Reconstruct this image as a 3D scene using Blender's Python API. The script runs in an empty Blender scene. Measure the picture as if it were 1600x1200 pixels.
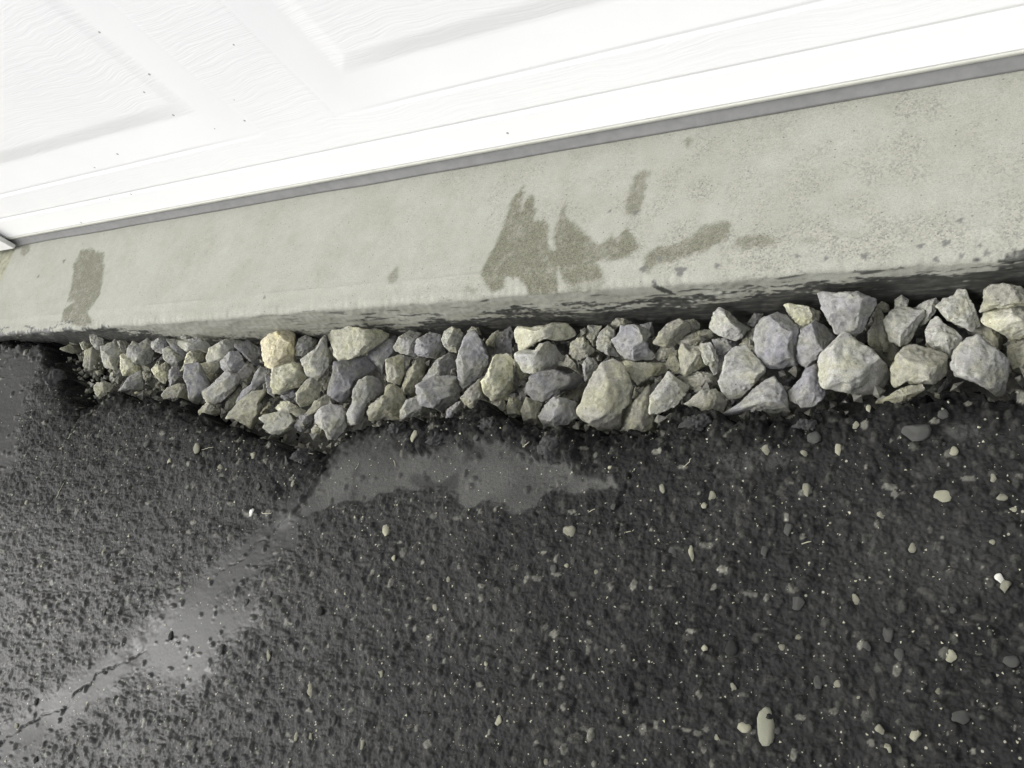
import bpy, math, random
import numpy as np
from mathutils import Vector, Matrix

# ------------------------------------------------------------------ camera
F = 1400.0 / 1600.0                       # focal length / picture width
CAM = np.array([0.0, -0.3655, 0.60])
AX = np.array([[0.84248693, -0.01231031, -0.53857612],   # world x in camera axes (right, down, forward)
               [0.21025620, -0.91293743,  0.34976791],
               [-0.49599205, -0.40791386, -0.76654953]])
sc = bpy.context.scene
cam_d = bpy.data.cameras.new('camera')
cam_d.sensor_width = 36.0
cam_d.lens = 36.0 * F
cam_d.clip_start = 0.01
cam_d.clip_end = 500.0
cam = bpy.data.objects.new('camera', cam_d)
bpy.context.collection.objects.link(cam)
r_, d_, f_ = AX[:, 0], AX[:, 1], AX[:, 2]
M4 = Matrix.Identity(4)
for i in range(3):
    M4[i][0] = r_[i]; M4[i][1] = -d_[i]; M4[i][2] = -f_[i]; M4[i][3] = CAM[i]
cam.matrix_world = M4
sc.camera = cam

# ------------------------------------------------------------------ overcast sky, weak wide sun, exposure
SUN_EL, SUN_AZ = math.radians(43), math.radians(247)      # azimuth: clockwise from +y
world = bpy.data.worlds.new('World')
sc.world = world
world.use_nodes = True
wn, wl = world.node_tree.nodes, world.node_tree.links
wn.clear()
sky = wn.new('ShaderNodeTexSky'); sky.sky_type = 'NISHITA'; sky.sun_disc = False
sky.sun_elevation = SUN_EL; sky.sun_rotation = SUN_AZ; sky.air_density = 1.0; sky.dust_density = 4.0
hs = wn.new('ShaderNodeHueSaturation'); hs.inputs['Saturation'].default_value = 0.12
bgd = wn.new('ShaderNodeBackground'); bgd.inputs['Strength'].default_value = 0.15
wo = wn.new('ShaderNodeOutputWorld')
wl.new(sky.outputs[0], hs.inputs['Color']); wl.new(hs.outputs[0], bgd.inputs[0]); wl.new(bgd.outputs[0], wo.inputs[0])
sun_d = bpy.data.lights.new('sun', 'SUN'); sun_d.energy = 0.95; sun_d.angle = math.radians(36); sun_d.color = (1.0, 0.985, 0.95)
sun = bpy.data.objects.new('sun', sun_d); bpy.context.collection.objects.link(sun)
sv = Vector((math.sin(SUN_AZ) * math.cos(SUN_EL), math.cos(SUN_AZ) * math.cos(SUN_EL), math.sin(SUN_EL)))
sun.rotation_euler = sv.to_track_quat('Z', 'Y').to_euler()
sun.location = (-2, -3, 4)
vs = sc.view_settings
vs.view_transform = 'Standard'; vs.look = 'None'; vs.gamma = 1.0; vs.use_curve_mapping = False
vs.exposure = 0.88
sc.cycles.max_bounces = 6

# ------------------------------------------------------------------ helpers
random.seed(7)
RNG = np.random.default_rng(11)
COL = bpy.context.collection

def ray(u, v):
    return AX @ np.array([u - 800.0, v - 600.0, 1400.0])

def at(u, v, z):                          # a point of the photograph on the level z
    r = ray(u, v); t = (z - CAM[2]) / r[2]
    return CAM + r * t

def link(o):
    COL.objects.link(o); return o

def tag(o, label=None, cat=None, group=None, kind=None):
    if label: o['label'] = label
    if cat: o['category'] = cat
    if group: o['group'] = group
    if kind: o['kind'] = kind
    return o

def mesh_from(name, V, Fq, smooth=True):
    V = np.asarray(V, dtype=np.float32); Fq = np.asarray(Fq, dtype=np.int32)
    me = bpy.data.meshes.new(name)
    n, k = Fq.shape
    me.vertices.add(len(V)); me.vertices.foreach_set('co', V.ravel())
    me.loops.add(n * k); me.loops.foreach_set('vertex_index', Fq.ravel())
    me.polygons.add(n)
    me.polygons.foreach_set('loop_start', np.arange(0, n * k, k, dtype=np.int32))
    me.update(calc_edges=True)
    me.polygons.foreach_set('use_smooth', np.full(n, smooth))
    me.update()
    return me

def attr(me, name, vals):
    a = me.attributes.new(name, 'FLOAT', 'POINT')
    a.data.foreach_set('value', np.asarray(vals, dtype=np.float32).ravel())

def ob(name, me, mat, parent=None, loc=None):
    o = bpy.data.objects.new(name, me)
    if mat is not None and len(me.materials) == 0: me.materials.append(mat)
    if parent is not None: o.parent = parent
    if loc is not None: o.location = loc
    return link(o)

def grid_faces(nx, ny, flip=False):
    i, j = np.meshgrid(np.arange(nx - 1), np.arange(ny - 1), indexing='ij')
    a = i * ny + j
    q = np.stack([a, a + ny, a + ny + 1, a + 1], -1).reshape(-1, 4)
    return q[:, ::-1] if flip else q

def box(name, x0, x1, y0, y1, z0, z1, mat, parent=None, bev=0.0):
    import bmesh
    bm = bmesh.new()
    bmesh.ops.create_cube(bm, size=1.0)
    for v in bm.verts:
        v.co = Vector(((x0 + x1) / 2 + v.co.x * (x1 - x0), (y0 + y1) / 2 + v.co.y * (y1 - y0), (z0 + z1) / 2 + v.co.z * (z1 - z0)))
    if bev > 0:
        bmesh.ops.bevel(bm, geom=bm.edges[:], offset=bev, segments=2, affect='EDGES')
    me = bpy.data.meshes.new(name); bm.to_mesh(me); bm.free()
    return ob(name, me, mat, parent)

# --- Perlin noise in numpy
_P = np.random.default_rng(3).permutation(512).astype(np.int64)
_P = np.concatenate([_P, _P, _P])
_G = np.random.default_rng(4).normal(size=(512, 3)); _G /= np.linalg.norm(_G, axis=1)[:, None]
def perlin(x, y, z=0.0):
    x, y, z = np.broadcast_arrays(np.asarray(x, float), np.asarray(y, float), np.asarray(z, float))
    xi, yi, zi = np.floor(x).astype(np.int64), np.floor(y).astype(np.int64), np.floor(z).astype(np.int64)
    xf, yf, zf = x - xi, y - yi, z - zi
    fx, fy, fz = [t * t * t * (t * (t * 6 - 15) + 10) for t in (xf, yf, zf)]
    out = 0.0
    for dx in (0, 1):
        wx = fx if dx else 1 - fx
        for dy in (0, 1):
            wy = fy if dy else 1 - fy
            for dz in (0, 1):
                wz = fz if dz else 1 - fz
                h = _P[_P[_P[(xi + dx) & 511] + ((yi + dy) & 511)] + ((zi + dz) & 511)]
                g = _G[h]
                out = out + wx * wy * wz * (g[..., 0] * (xf - dx) + g[..., 1] * (yf - dy) + g[..., 2] * (zf - dz))
    return out * 1.6

def poly_sd(px, py, poly):                # signed distance, positive inside
    poly = np.asarray(poly, float)
    d2 = np.full(px.shape, 1e9); ins = np.zeros(px.shape, bool)
    n = len(poly)
    for i in range(n):
        ax, ay = poly[i]; bx, by = poly[(i + 1) % n]
        ex, ey = bx - ax, by - ay
        t = np.clip(((px - ax) * ex + (py - ay) * ey) / (ex * ex + ey * ey + 1e-12), 0, 1)
        d2 = np.minimum(d2, (px - ax - t * ex) ** 2 + (py - ay - t * ey) ** 2)
        c = ((ay > py) != (by > py)) & (px < ex * (py - ay) / (ey + 1e-15) + ax)
        ins ^= c
    d = np.sqrt(d2)
    return np.where(ins, d, -d)

def line_d(px, py, pts):
    d2 = np.full(px.shape, 1e9)
    for (ax, ay), (bx, by) in zip(pts[:-1], pts[1:]):
        ex, ey = bx - ax, by - ay
        t = np.clip(((px - ax) * ex + (py - ay) * ey) / (ex * ex + ey * ey + 1e-12), 0, 1)
        d2 = np.minimum(d2, (px - ax - t * ex) ** 2 + (py - ay - t * ey) ** 2)
    return np.sqrt(d2)

def smooth01(t):
    t = np.clip(t, 0, 1); return t * t * (3 - 2 * t)

# ------------------------------------------------------------------ materials
def mat_new(name):
    m = bpy.data.materials.new(name); m.use_nodes = True
    nt = m.node_tree; b = nt.nodes['Principled BSDF']
    return m, nt.nodes, nt.links, b

def N(nodes, kind, **kw):
    n = nodes.new(kind)
    for k, v in kw.items():
        if k in n.inputs: n.inputs[k].default_value = v
        else: setattr(n, k, v)
    return n

def ramp(nodes, links, src, stops):
    r = nodes.new('ShaderNodeValToRGB')
    e = r.color_ramp.elements
    while len(e) < len(stops): e.new(0.5)
    for el, (p, c) in zip(e, stops):
        el.position = p; el.color = (*c, 1) if len(c) == 3 else c
    links.new(src, r.inputs[0]); return r

def mixc(nodes, links, fac, a, b, blend='MIX'):
    m = nodes.new('ShaderNodeMix'); m.data_type = 'RGBA'; m.blend_type = blend
    for s, v in ((0, fac), (6, a), (7, b)):
        if hasattr(v, 'is_output'): links.new(v, m.inputs[s])
        else: m.inputs[s].default_value = v if s == 0 else (*v, 1)
    return m.outputs[2]

def mth(nodes, links, op, a, b=None, c=None):
    m = nodes.new('ShaderNodeMath'); m.operation = op
    for i, v in enumerate((a, b, c)):
        if v is None: continue
        if hasattr(v, 'is_output'): links.new(v, m.inputs[i])
        else: m.inputs[i].default_value = v
    return m.outputs[0]

def g3(v): return (v, v, v)

def mat_concrete():
    m, n, l, b = mat_new('concrete')
    tc = N(n, 'ShaderNodeTexCoord')
    fine = N(n, 'ShaderNodeTexNoise', Scale=900.0, Detail=3.0, Roughness=0.7); l.new(tc.outputs['Object'], fine.inputs['Vector'])
    big = N(n, 'ShaderNodeTexNoise', Scale=14.0, Detail=6.0, Roughness=0.6); l.new(tc.outputs['Object'], big.inputs['Vector'])
    med = N(n, 'ShaderNodeTexNoise', Scale=90.0, Detail=5.0, Roughness=0.65); l.new(tc.outputs['Object'], med.inputs['Vector'])
    base = ramp(n, l, big.outputs[0], [(0.30, (0.250, 0.252, 0.212)), (0.5, (0.280, 0.282, 0.243)), (0.72, (0.302, 0.305, 0.268))])
    mm = ramp(n, l, med.outputs[0], [(0.3, g3(0.92)), (0.7, g3(1.05))])
    c = mixc(n, l, 1.0, base.outputs[0], mm.outputs[0], 'MULTIPLY')
    ff = ramp(n, l, fine.outputs[0], [(0.32, g3(0.72)), (0.5, g3(1.0)), (0.68, g3(1.14))])
    c = mixc(n, l, 0.85, c, ff.outputs[0], 'MULTIPLY')
    # exposed sand grains in worn paste, darkened to paint in weaker light at right
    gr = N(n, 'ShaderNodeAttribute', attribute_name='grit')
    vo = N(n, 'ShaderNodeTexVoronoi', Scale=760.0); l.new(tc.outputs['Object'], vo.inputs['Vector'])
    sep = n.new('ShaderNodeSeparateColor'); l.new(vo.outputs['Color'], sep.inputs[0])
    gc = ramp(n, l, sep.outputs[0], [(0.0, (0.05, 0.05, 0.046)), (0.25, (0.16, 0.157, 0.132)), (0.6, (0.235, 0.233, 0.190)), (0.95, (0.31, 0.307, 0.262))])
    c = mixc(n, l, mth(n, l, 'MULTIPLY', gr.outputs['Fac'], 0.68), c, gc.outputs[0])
    # dark pits
    v2 = N(n, 'ShaderNodeTexVoronoi', Scale=230.0); l.new(tc.outputs['Object'], v2.inputs['Vector'])
    s2 = n.new('ShaderNodeSeparateColor'); l.new(v2.outputs['Color'], s2.inputs[0])
    pit = mth(n, l, 'MULTIPLY', mth(n, l, 'LESS_THAN', v2.outputs['Distance'], 0.16), mth(n, l, 'GREATER_THAN', s2.outputs[0], 0.88))
    c = mixc(n, l, mth(n, l, 'MULTIPLY', pit, 0.75), c, (0.09, 0.09, 0.08))
    # damp olive stains
    st = N(n, 'ShaderNodeAttribute', attribute_name='stain')
    sc_ = mixc(n, l, 1.0, c, (0.37, 0.365, 0.275), 'MULTIPLY')
    sg = ramp(n, l, fine.outputs[0], [(0.40, g3(1.0)), (0.60, g3(0.70))])
    c = mixc(n, l, mth(n, l, 'MULTIPLY', st.outputs['Fac'], sg.outputs[0]), c, sc_)
    ag = N(n, 'ShaderNodeAttribute', attribute_name='stone')
    c = mixc(n, l, ag.outputs['Fac'], c, (0.105, 0.104, 0.098))
    dirt = N(n, 'ShaderNodeAttribute', attribute_name='dirt')
    c = mixc(n, l, dirt.outputs['Fac'], c, (0.16, 0.157, 0.12))
    tar = N(n, 'ShaderNodeAttribute', attribute_name='tar')
    mpt = N(n, 'ShaderNodeMapping'); mpt.inputs['Scale'].default_value = (45.0, 160.0, 260.0); l.new(tc.outputs['Object'], mpt.inputs['Vector'])
    fib = N(n, 'ShaderNodeTexNoise', Scale=1.0, Detail=6.0, Roughness=0.75); l.new(mpt.outputs[0], fib.inputs['Vector'])
    tn = ramp(n, l, fib.outputs[0], [(0.36, g3(0.010)), (0.52, (0.026, 0.026, 0.024)), (0.66, (0.085, 0.084, 0.074))])
    c = mixc(n, l, tar.outputs['Fac'], c, tn.outputs[0])
    l.new(c, b.inputs['Base Color'])
    rr = mth(n, l, 'SUBTRACT', 0.9, mth(n, l, 'MULTIPLY', tar.outputs['Fac'], 0.3))
    l.new(rr, b.inputs['Roughness'])
    bp = N(n, 'ShaderNodeBump', Strength=0.35, Distance=0.0006)
    l.new(fine.outputs[0], bp.inputs['Height'])
    bp2 = N(n, 'ShaderNodeBump', Strength=0.18, Distance=0.0012); l.new(med.outputs[0], bp2.inputs['Height'])
    l.new(bp.outputs[0], bp2.inputs['Normal']); l.new(bp2.outputs[0], b.inputs['Normal'])
    return m

def mat_door():
    m, n, l, b = mat_new('white_painted_steel')
    tc = N(n, 'ShaderNodeTexCoord')
    mp = N(n, 'ShaderNodeMapping'); mp.inputs['Scale'].default_value = (11.0, 1.0, 240.0)
    wob = N(n, 'ShaderNodeTexNoise', Scale=7.0, Detail=2.0); l.new(tc.outputs['Object'], wob.inputs['Vector'])
    add = n.new('ShaderNodeVectorMath'); add.operation = 'MULTIPLY_ADD'
    l.new(wob.outputs['Color'], add.inputs[0]); add.inputs[1].default_value = (0.0, 0.0, 0.045); l.new(tc.outputs['Object'], add.inputs[2])
    l.new(add.outputs[0], mp.inputs['Vector'])
    gr = N(n, 'ShaderNodeTexNoise', Scale=1.0, Detail=2.5, Roughness=0.55); l.new(mp.outputs[0], gr.inputs['Vector'])
    line = ramp(n, l, gr.outputs[0], [(0.40, g3(0.0)), (0.52, g3(1.0)), (0.66, g3(0.2))])
    emb = N(n, 'ShaderNodeAttribute', attribute_name='grain')
    hgt = mth(n, l, 'MULTIPLY', line.outputs[0], emb.outputs['Fac'])
    bp = N(n, 'ShaderNodeBump', Strength=0.12, Distance=0.0006); l.new(hgt, bp.inputs['Height'])
    l.new(bp.outputs[0], b.inputs['Normal'])
    v = N(n, 'ShaderNodeTexVoronoi', Scale=62.0); l.new(tc.outputs['Object'], v.inputs['Vector'])
    s = n.new('ShaderNodeSeparateColor'); l.new(v.outputs['Color'], s.inputs[0])
    sp = mth(n, l, 'MULTIPLY', mth(n, l, 'LESS_THAN', v.outputs['Distance'], mth(n, l, 'MULTIPLY', s.outputs[1], 0.10)), mth(n, l, 'GREATER_THAN', s.outputs[0], 0.86))
    sm = N(n, 'ShaderNodeTexNoise', Scale=9.0, Detail=4.0); l.new(tc.outputs['Object'], sm.inputs['Vector'])
    wc = ramp(n, l, sm.outputs[0], [(0.3, (0.83, 0.83, 0.835)), (0.7, (0.86, 0.86, 0.86))])
    c = mixc(n, l, mth(n, l, 'MULTIPLY', sp, 0.8), wc.outputs[0], (0.16, 0.15, 0.13))
    l.new(c, b.inputs['Base Color'])
    b.inputs['Roughness'].default_value = 0.45
    return m

def mat_plain(name, col, rough=0.6, noise=0.12, scale=40.0, bump=0.0):
    m, n, l, b = mat_new(name)
    tc = N(n, 'ShaderNodeTexCoord')
    t = N(n, 'ShaderNodeTexNoise', Scale=scale, Detail=5.0, Roughness=0.6); l.new(tc.outputs['Object'], t.inputs['Vector'])
    r = ramp(n, l, t.outputs[0], [(0.3, tuple(x * (1 - noise) for x in col)), (0.7, tuple(x * (1 + noise) for x in col))])
    l.new(r.outputs[0], b.inputs['Base Color']); b.inputs['Roughness'].default_value = rough
    if bump:
        bp = N(n, 'ShaderNodeBump', Strength=0.5, Distance=bump); l.new(t.outputs[0], bp.inputs['Height']); l.new(bp.outputs[0], b.inputs['Normal'])
    return m

def mat_stone(name='limestone', k=1.0):
    m, n, l, b = mat_new(name)
    oi = N(n, 'ShaderNodeObjectInfo')
    tc = N(n, 'ShaderNodeTexCoord')
    off = n.new('ShaderNodeVectorMath'); off.operation = 'ADD'
    cmb = n.new('ShaderNodeCombineXYZ')
    for i in range(3): l.new(mth(n, l, 'MULTIPLY', oi.outputs['Random'], 3.7 + i), cmb.inputs[i])
    l.new(tc.outputs['Object'], off.inputs[0]); l.new(cmb.outputs[0], off.inputs[1])
    P = off.outputs[0]
    big = N(n, 'ShaderNodeTexNoise', Scale=55.0, Detail=5.0, Roughness=0.6); l.new(P, big.inputs['Vector'])
    med = N(n, 'ShaderNodeTexNoise', Scale=230.0, Detail=6.0, Roughness=0.7); l.new(P, med.inputs['Vector'])
    fin = N(n, 'ShaderNodeTexNoise', Scale=1100.0, Detail=3.0, Roughness=0.7); l.new(P, fin.inputs['Vector'])
    # lilac-grey fresh rock and khaki dust film in patches
    tint = ramp(n, l, big.outputs[0], [(0.38, (0.95, 0.94, 0.99)), (0.5, (1.0, 1.0, 0.96)), (0.62, (1.06, 1.055, 0.87))])
    c = mixc(n, l, 0.75, oi.outputs['Color'], tint.outputs[0], 'MULTIPLY')
    md = ramp(n, l, med.outputs[0], [(0.30, g3(0.55)), (0.47, g3(0.96)), (0.70, g3(1.2))])
    c = mixc(n, l, 1.0, c, md.outputs[0], 'MULTIPLY')
    fi = ramp(n, l, fin.outputs[0], [(0.30, g3(0.70)), (0.5, g3(1.0)), (0.72, g3(1.15))])
    c = mixc(n, l, 1.0, c, fi.outputs[0], 'MULTIPLY')
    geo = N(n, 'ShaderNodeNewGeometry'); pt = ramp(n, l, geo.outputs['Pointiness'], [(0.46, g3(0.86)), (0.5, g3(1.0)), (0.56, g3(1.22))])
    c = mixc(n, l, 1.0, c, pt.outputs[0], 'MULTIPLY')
    vo = N(n, 'ShaderNodeTexVoronoi', Scale=190.0); l.new(P, vo.inputs['Vector'])
    s = n.new('ShaderNodeSeparateColor'); l.new(vo.outputs['Color'], s.inputs[0])
    pit = mth(n, l, 'MULTIPLY', mth(n, l, 'LESS_THAN', vo.outputs['Distance'], 0.13), mth(n, l, 'GREATER_THAN', s.outputs[0], 0.8))
    c = mixc(n, l, mth(n, l, 'MULTIPLY', pit, 0.7), c, (0.05, 0.05, 0.045))
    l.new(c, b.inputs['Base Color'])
    b.inputs['Roughness'].default_value = 0.95
    b.inputs['Specular IOR Level'].default_value = 0.25
    b1 = N(n, 'ShaderNodeBump', Strength=0.8, Distance=0.0018); l.new(med.outputs[0], b1.inputs['Height'])
    b2 = N(n, 'ShaderNodeBump', Strength=0.7, Distance=0.0006); l.new(fin.outputs[0], b2.inputs['Height'])
    l.new(b1.outputs[0], b2.inputs['Normal']); l.new(b2.outputs[0], b.inputs['Normal'])
    return m

def mat_asphalt():
    m, n, l, b = mat_new('asphalt')
    tc = N(n, 'ShaderNodeTexCoord')
    fin = N(n, 'ShaderNodeTexNoise', Scale=1000.0, Detail=4.0, Roughness=0.75); l.new(tc.outputs['Object'], fin.inputs['Vector'])
    med = N(n, 'ShaderNodeTexNoise', Scale=160.0, Detail=5.0, Roughness=0.65); l.new(tc.outputs['Object'], med.inputs['Vector'])
    big = N(n, 'ShaderNodeTexNoise', Scale=18.0, Detail=5.0, Roughness=0.6); l.new(tc.outputs['Object'], big.inputs['Vector'])
    base = ramp(n, l, big.outputs[0], [(0.3, (0.0080, 0.0080, 0.0079)), (0.7, (0.0160, 0.0160, 0.0157))])
    mm = ramp(n, l, med.outputs[0], [(0.3, g3(0.65)), (0.7, g3(1.3))])
    c = mixc(n, l, 1.0, base.outputs[0], mm.outputs[0], 'MULTIPLY')
    sm = N(n, 'ShaderNodeAttribute', attribute_name='dust')
    dc = ramp(n, l, fin.outputs[0], [(0.3, (0.035, 0.035, 0.033)), (0.7, (0.105, 0.105, 0.100))])
    c = mixc(n, l, sm.outputs['Fac'], c, dc.outputs[0])
    pa = N(n, 'ShaderNodeAttribute', attribute_name='pale')
    pc = ramp(n, l, med.outputs[0], [(0.3, (0.06, 0.06, 0.055)), (0.7, (0.19, 0.187, 0.155))])
    c = mixc(n, l, pa.outputs['Fac'], c, pc.outputs[0])
    # pin-prick bright sand grains
    vo = N(n, 'ShaderNodeTexVoronoi', Scale=260.0); l.new(tc.outputs['Object'], vo.inputs['Vector'])
    s = n.new('ShaderNodeSeparateColor'); l.new(vo.outputs['Color'], s.inputs[0])
    pin = mth(n, l, 'MULTIPLY', mth(n, l, 'LESS_THAN', vo.outputs['Distance'], mth(n, l, 'MULTIPLY', s.outputs[1], 0.26)), mth(n, l, 'GREATER_THAN', s.outputs[0], 0.86))
    c = mixc(n, l, mth(n, l, 'MULTIPLY', pin, 0.8), c, (0.30, 0.295, 0.24))
    l.new(c, b.inputs['Base Color'])
    ro = N(n, 'ShaderNodeAttribute', attribute_name='rough')
    rr = mth(n, l, 'ADD', ro.outputs['Fac'], mth(n, l, 'MULTIPLY', mth(n, l, 'SUBTRACT', med.outputs[0], 0.5), 0.25))
    l.new(rr, b.inputs['Roughness'])
    l.new(mth(n, l, 'MULTIPLY_ADD', ro.outputs['Fac'], -1.0, 0.80), b.inputs['Specular IOR Level'])
    amp = N(n, 'ShaderNodeAttribute', attribute_name='relief')
    b1 = N(n, 'ShaderNodeBump', Distance=0.0012); l.new(fin.outputs[0], b1.inputs['Height']); l.new(mth(n, l, 'MULTIPLY', amp.outputs['Fac'], 0.6), b1.inputs['Strength'])
    gra = N(n, 'ShaderNodeTexVoronoi', Scale=330.0, Randomness=1.0); gra.distance = 'EUCLIDEAN'; l.new(tc.outputs['Object'], gra.inputs['Vector'])
    b3 = N(n, 'ShaderNodeBump', Distance=0.0016, invert=True); l.new(gra.outputs[0], b3.inputs['Height']); l.new(mth(n, l, 'MULTIPLY', amp.outputs['Fac'], 0.6), b3.inputs['Strength'])
    l.new(b1.outputs[0], b3.inputs['Normal']); l.new(b3.outputs[0], b.inputs['Normal'])
    return m

M_CON = mat_concrete(); M_DOOR = mat_door(); M_STONE = mat_stone(); M_ASP = mat_asphalt()
M_SEAL = mat_plain('grey_rubber', (0.165, 0.165, 0.163), 0.65, 0.12, 90.0)
M_ALU = mat_plain('retainer_aluminium', (0.52, 0.52, 0.47), 0.5, 0.08, 50.0)
M_TRIM = mat_plain('white_vinyl', (0.74, 0.74, 0.72), 0.5, 0.05, 30.0)
M_SIDE = mat_plain('pale_siding', (0.55, 0.54, 0.50), 0.7, 0.06, 20.0)
M_PAD = mat_plain('old_concrete', (0.22, 0.22, 0.16), 0.9, 0.3, 120.0, 0.001)
M_SOIL = mat_plain('dark_gravel_fines', (0.06, 0.059, 0.052), 0.95, 0.5, 260.0, 0.002)
M_STRAW = mat_plain('dry_straw', (0.40, 0.39, 0.29), 0.8, 0.15, 200.0)

# ------------------------------------------------------------------ concrete slab with edged lip
YD = 0.159                                 # door face
SLAB_L = -1.40
def slab():
    xs = np.concatenate([np.arange(SLAB_L, 0.06, 0.0014), np.geomspace(0.07, 1.35, 24)])
    prof = []                              # (y, z) from under the door, over the lip, down the face
    for y in np.arange(0.30, 0.026, -0.0016): prof.append((y, 0.0))
    for y in np.arange(0.026, 0.0075, -0.0011): prof.append((y, -0.0016 * smooth01((0.026 - y) / 0.012)))
    for a in np.linspace(0, 90, 9): prof.append((0.007 - 0.007 * math.sin(math.radians(a)), -0.0016 - 0.006 * (1 - math.cos(math.radians(a)))))
    for z in np.arange(-0.009, -0.16, -0.0013): prof.append((0.0, z))
    prof = np.array(prof)
    X, k = np.meshgrid(xs, np.arange(len(prof)), indexing='ij')
    Y0, Z0 = prof[k, 0], prof[k, 1]
    face = smooth01((0.004 - Y0) / 0.004)
    wob = perlin(X * 5, 0.3) * 0.0022 + perlin(X * 19, 1.3) * 0.0010
    Y = Y0 + wob * np.clip((0.06 - Y0) / 0.05, 0, 1)
    Y = Y + face * (perlin(X * 30, Z0 * 40, 4.0) * 0.0012 + perlin(X * 160, Z0 * 160, 5.0) * 0.0005)
    edge = np.exp(-((Y0 - 0.003) / 0.006) ** 2)
    Z = Z0 + edge * (np.minimum(perlin(X * 43, 9.1) + perlin(X * 170, 4.1) * 0.6 - 0.25, 0) * 0.0014) + perlin(X * 8, Y0 * 8, 2.0) * 0.0006
    ridge = np.exp(-((Y0 - 0.0245 - perlin(X * 9, 7.7) * 0.001) / 0.0012) ** 2) * np.clip(0.5 + perlin(X * 11, 3.3) * 2, 0, 1)
    Z = Z + ridge * 0.0006
    V = np.stack([X, Y, Z], -1).reshape(-1, 3)
    me = mesh_from('concrete_slab', V, grid_faces(len(xs), len(prof), True))
    top = Z0 > -0.007
    wx = X + perlin(X * 60, Y0 * 60, 1.0) * 0.0030 + perlin(X * 200, Y0 * 200, 1.5) * 0.0022 + perlin(X * 420, Y0 * 420, 1.7) * 0.0014
    wy = Y0 + perlin(X * 60, Y0 * 60, 2.0) * 0.0030 + perlin(X * 200, Y0 * 200, 2.5) * 0.0022 + perlin(X * 420, Y0 * 420, 2.7) * 0.0014
    stain = np.zeros(X.shape)
    polys = [
        (0.95, [(748, 428), (772, 385), (783, 365), (790, 335), (800, 312), (817, 290), (816, 312), (812, 332), (818, 320), (826, 308), (838, 306), (835, 345), (852, 340), (858, 352), (858, 390), (866, 390), (868, 352), (884, 312), (884, 338), (905, 356), (922, 372), (940, 384), (955, 362), (962, 374), (976, 358), (990, 366), (995, 390), (982, 402), (940, 408), (930, 412), (944, 436), (930, 440), (905, 438), (898, 446), (884, 440), (872, 420), (870, 452), (850, 458), (822, 458), (812, 440), (790, 430), (784, 452), (764, 456)]),
        (0.85, [(1000, 420), (1008, 398), (1024, 388), (1052, 382), (1080, 366), (1104, 350), (1130, 344), (1142, 346), (1136, 364), (1128, 378), (1108, 390), (1090, 398), (1066, 402), (1050, 410), (1030, 408), (1014, 424)]),
        (0.70, [(1146, 384), (1150, 372), (1166, 362), (1178, 368), (1192, 362), (1208, 374), (1214, 380), (1190, 388), (1160, 390)]),
        (0.80, [(980, 312), (990, 280), (1004, 262), (1014, 268), (1010, 296), (1006, 320), (996, 338), (986, 334), (980, 338), (976, 326)]),
        (0.90, [(106, 470), (112, 440), (116, 410), (126, 392), (140, 386), (150, 392), (162, 392), (162, 430), (158, 458), (146, 474), (138, 486), (140, 510), (112, 506), (94, 502), (100, 482), (118, 470)]),
        (0.70, [(608, 440), (606, 430), (620, 416), (622, 432), (616, 444)]),
        (0.70, [(32, 398), (34, 380), (46, 380), (46, 392), (38, 402)]),
        (0.75, [(1068, 222), (1078, 214), (1080, 222), (1070, 230)]),
        (0.45, [(1056, 268), (1064, 260), (1066, 268), (1058, 272)]),
        (0.6, [(726, 452), (732, 442), (744, 456), (738, 462)]),
        (0.5, [(884, 445), (915, 438), (930, 430), (945, 440), (930, 452), (890, 456)]),
    ]
    for w, p in polys:
        wp = np.array([at(u, v, 0)[:2] for u, v in p])
        lo, hi = wp.min(0) - 0.02, wp.max(0) + 0.02
        s = (X > lo[0]) & (X < hi[0]) & (Y0 > lo[1]) & (Y0 < hi[1])
        sd = poly_sd(wx[s], wy[s], wp)
        stain[s] = np.maximum(stain[s], w * smooth01((sd + 0.0025) / 0.0058) * np.clip(0.98 + 0.3 * perlin(X[s] * 45, Y0[s] * 45, 6.0) + 0.35 * perlin(X[s] * 170, Y0[s] * 170, 6.5) + 0.3 * perlin(X[s] * 380, Y0[s] * 380, 6.7), 0.25, 1))
    ln = np.array([at(u, v, 0)[:2] for u, v in [(1205, 382), (1280, 372), (1380, 362)]])
    stain = np.maximum(stain, 0.28 * np.exp(-(line_d(wx, wy, ln) / 0.0035) ** 2) * np.clip(0.5 + perlin(X * 90, Y0 * 90) * 1.5, 0, 1))
    stain = stain * top
    # worn grit along the lip; right half also carries a painted falloff of light
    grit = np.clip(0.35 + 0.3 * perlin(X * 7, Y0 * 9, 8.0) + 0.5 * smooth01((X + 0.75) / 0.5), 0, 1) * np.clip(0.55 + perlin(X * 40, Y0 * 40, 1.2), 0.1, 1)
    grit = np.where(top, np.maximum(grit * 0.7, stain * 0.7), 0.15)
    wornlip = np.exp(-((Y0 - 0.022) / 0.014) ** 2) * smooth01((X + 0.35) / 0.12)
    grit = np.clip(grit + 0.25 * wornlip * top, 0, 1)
    stone = np.zeros(X.shape)
    spots = [(1004, 419, 5.5), (1062, 421, 8), (1350, 397, 5), (1478, 377, 5), (1531, 380, 3), (1542, 391, 4), (1502, 395, 3.5), (1462, 401, 3.5), (1030, 404, 4), (1438, 382, 4), (1500, 344, 4), (993, 332, 4.5), (100, 408, 3), (953, 330, 2.5), (412, 465, 2.5), (60, 432, 2.5), (1120, 412, 4), (1290, 402, 3), (1245, 398, 3)]
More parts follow.
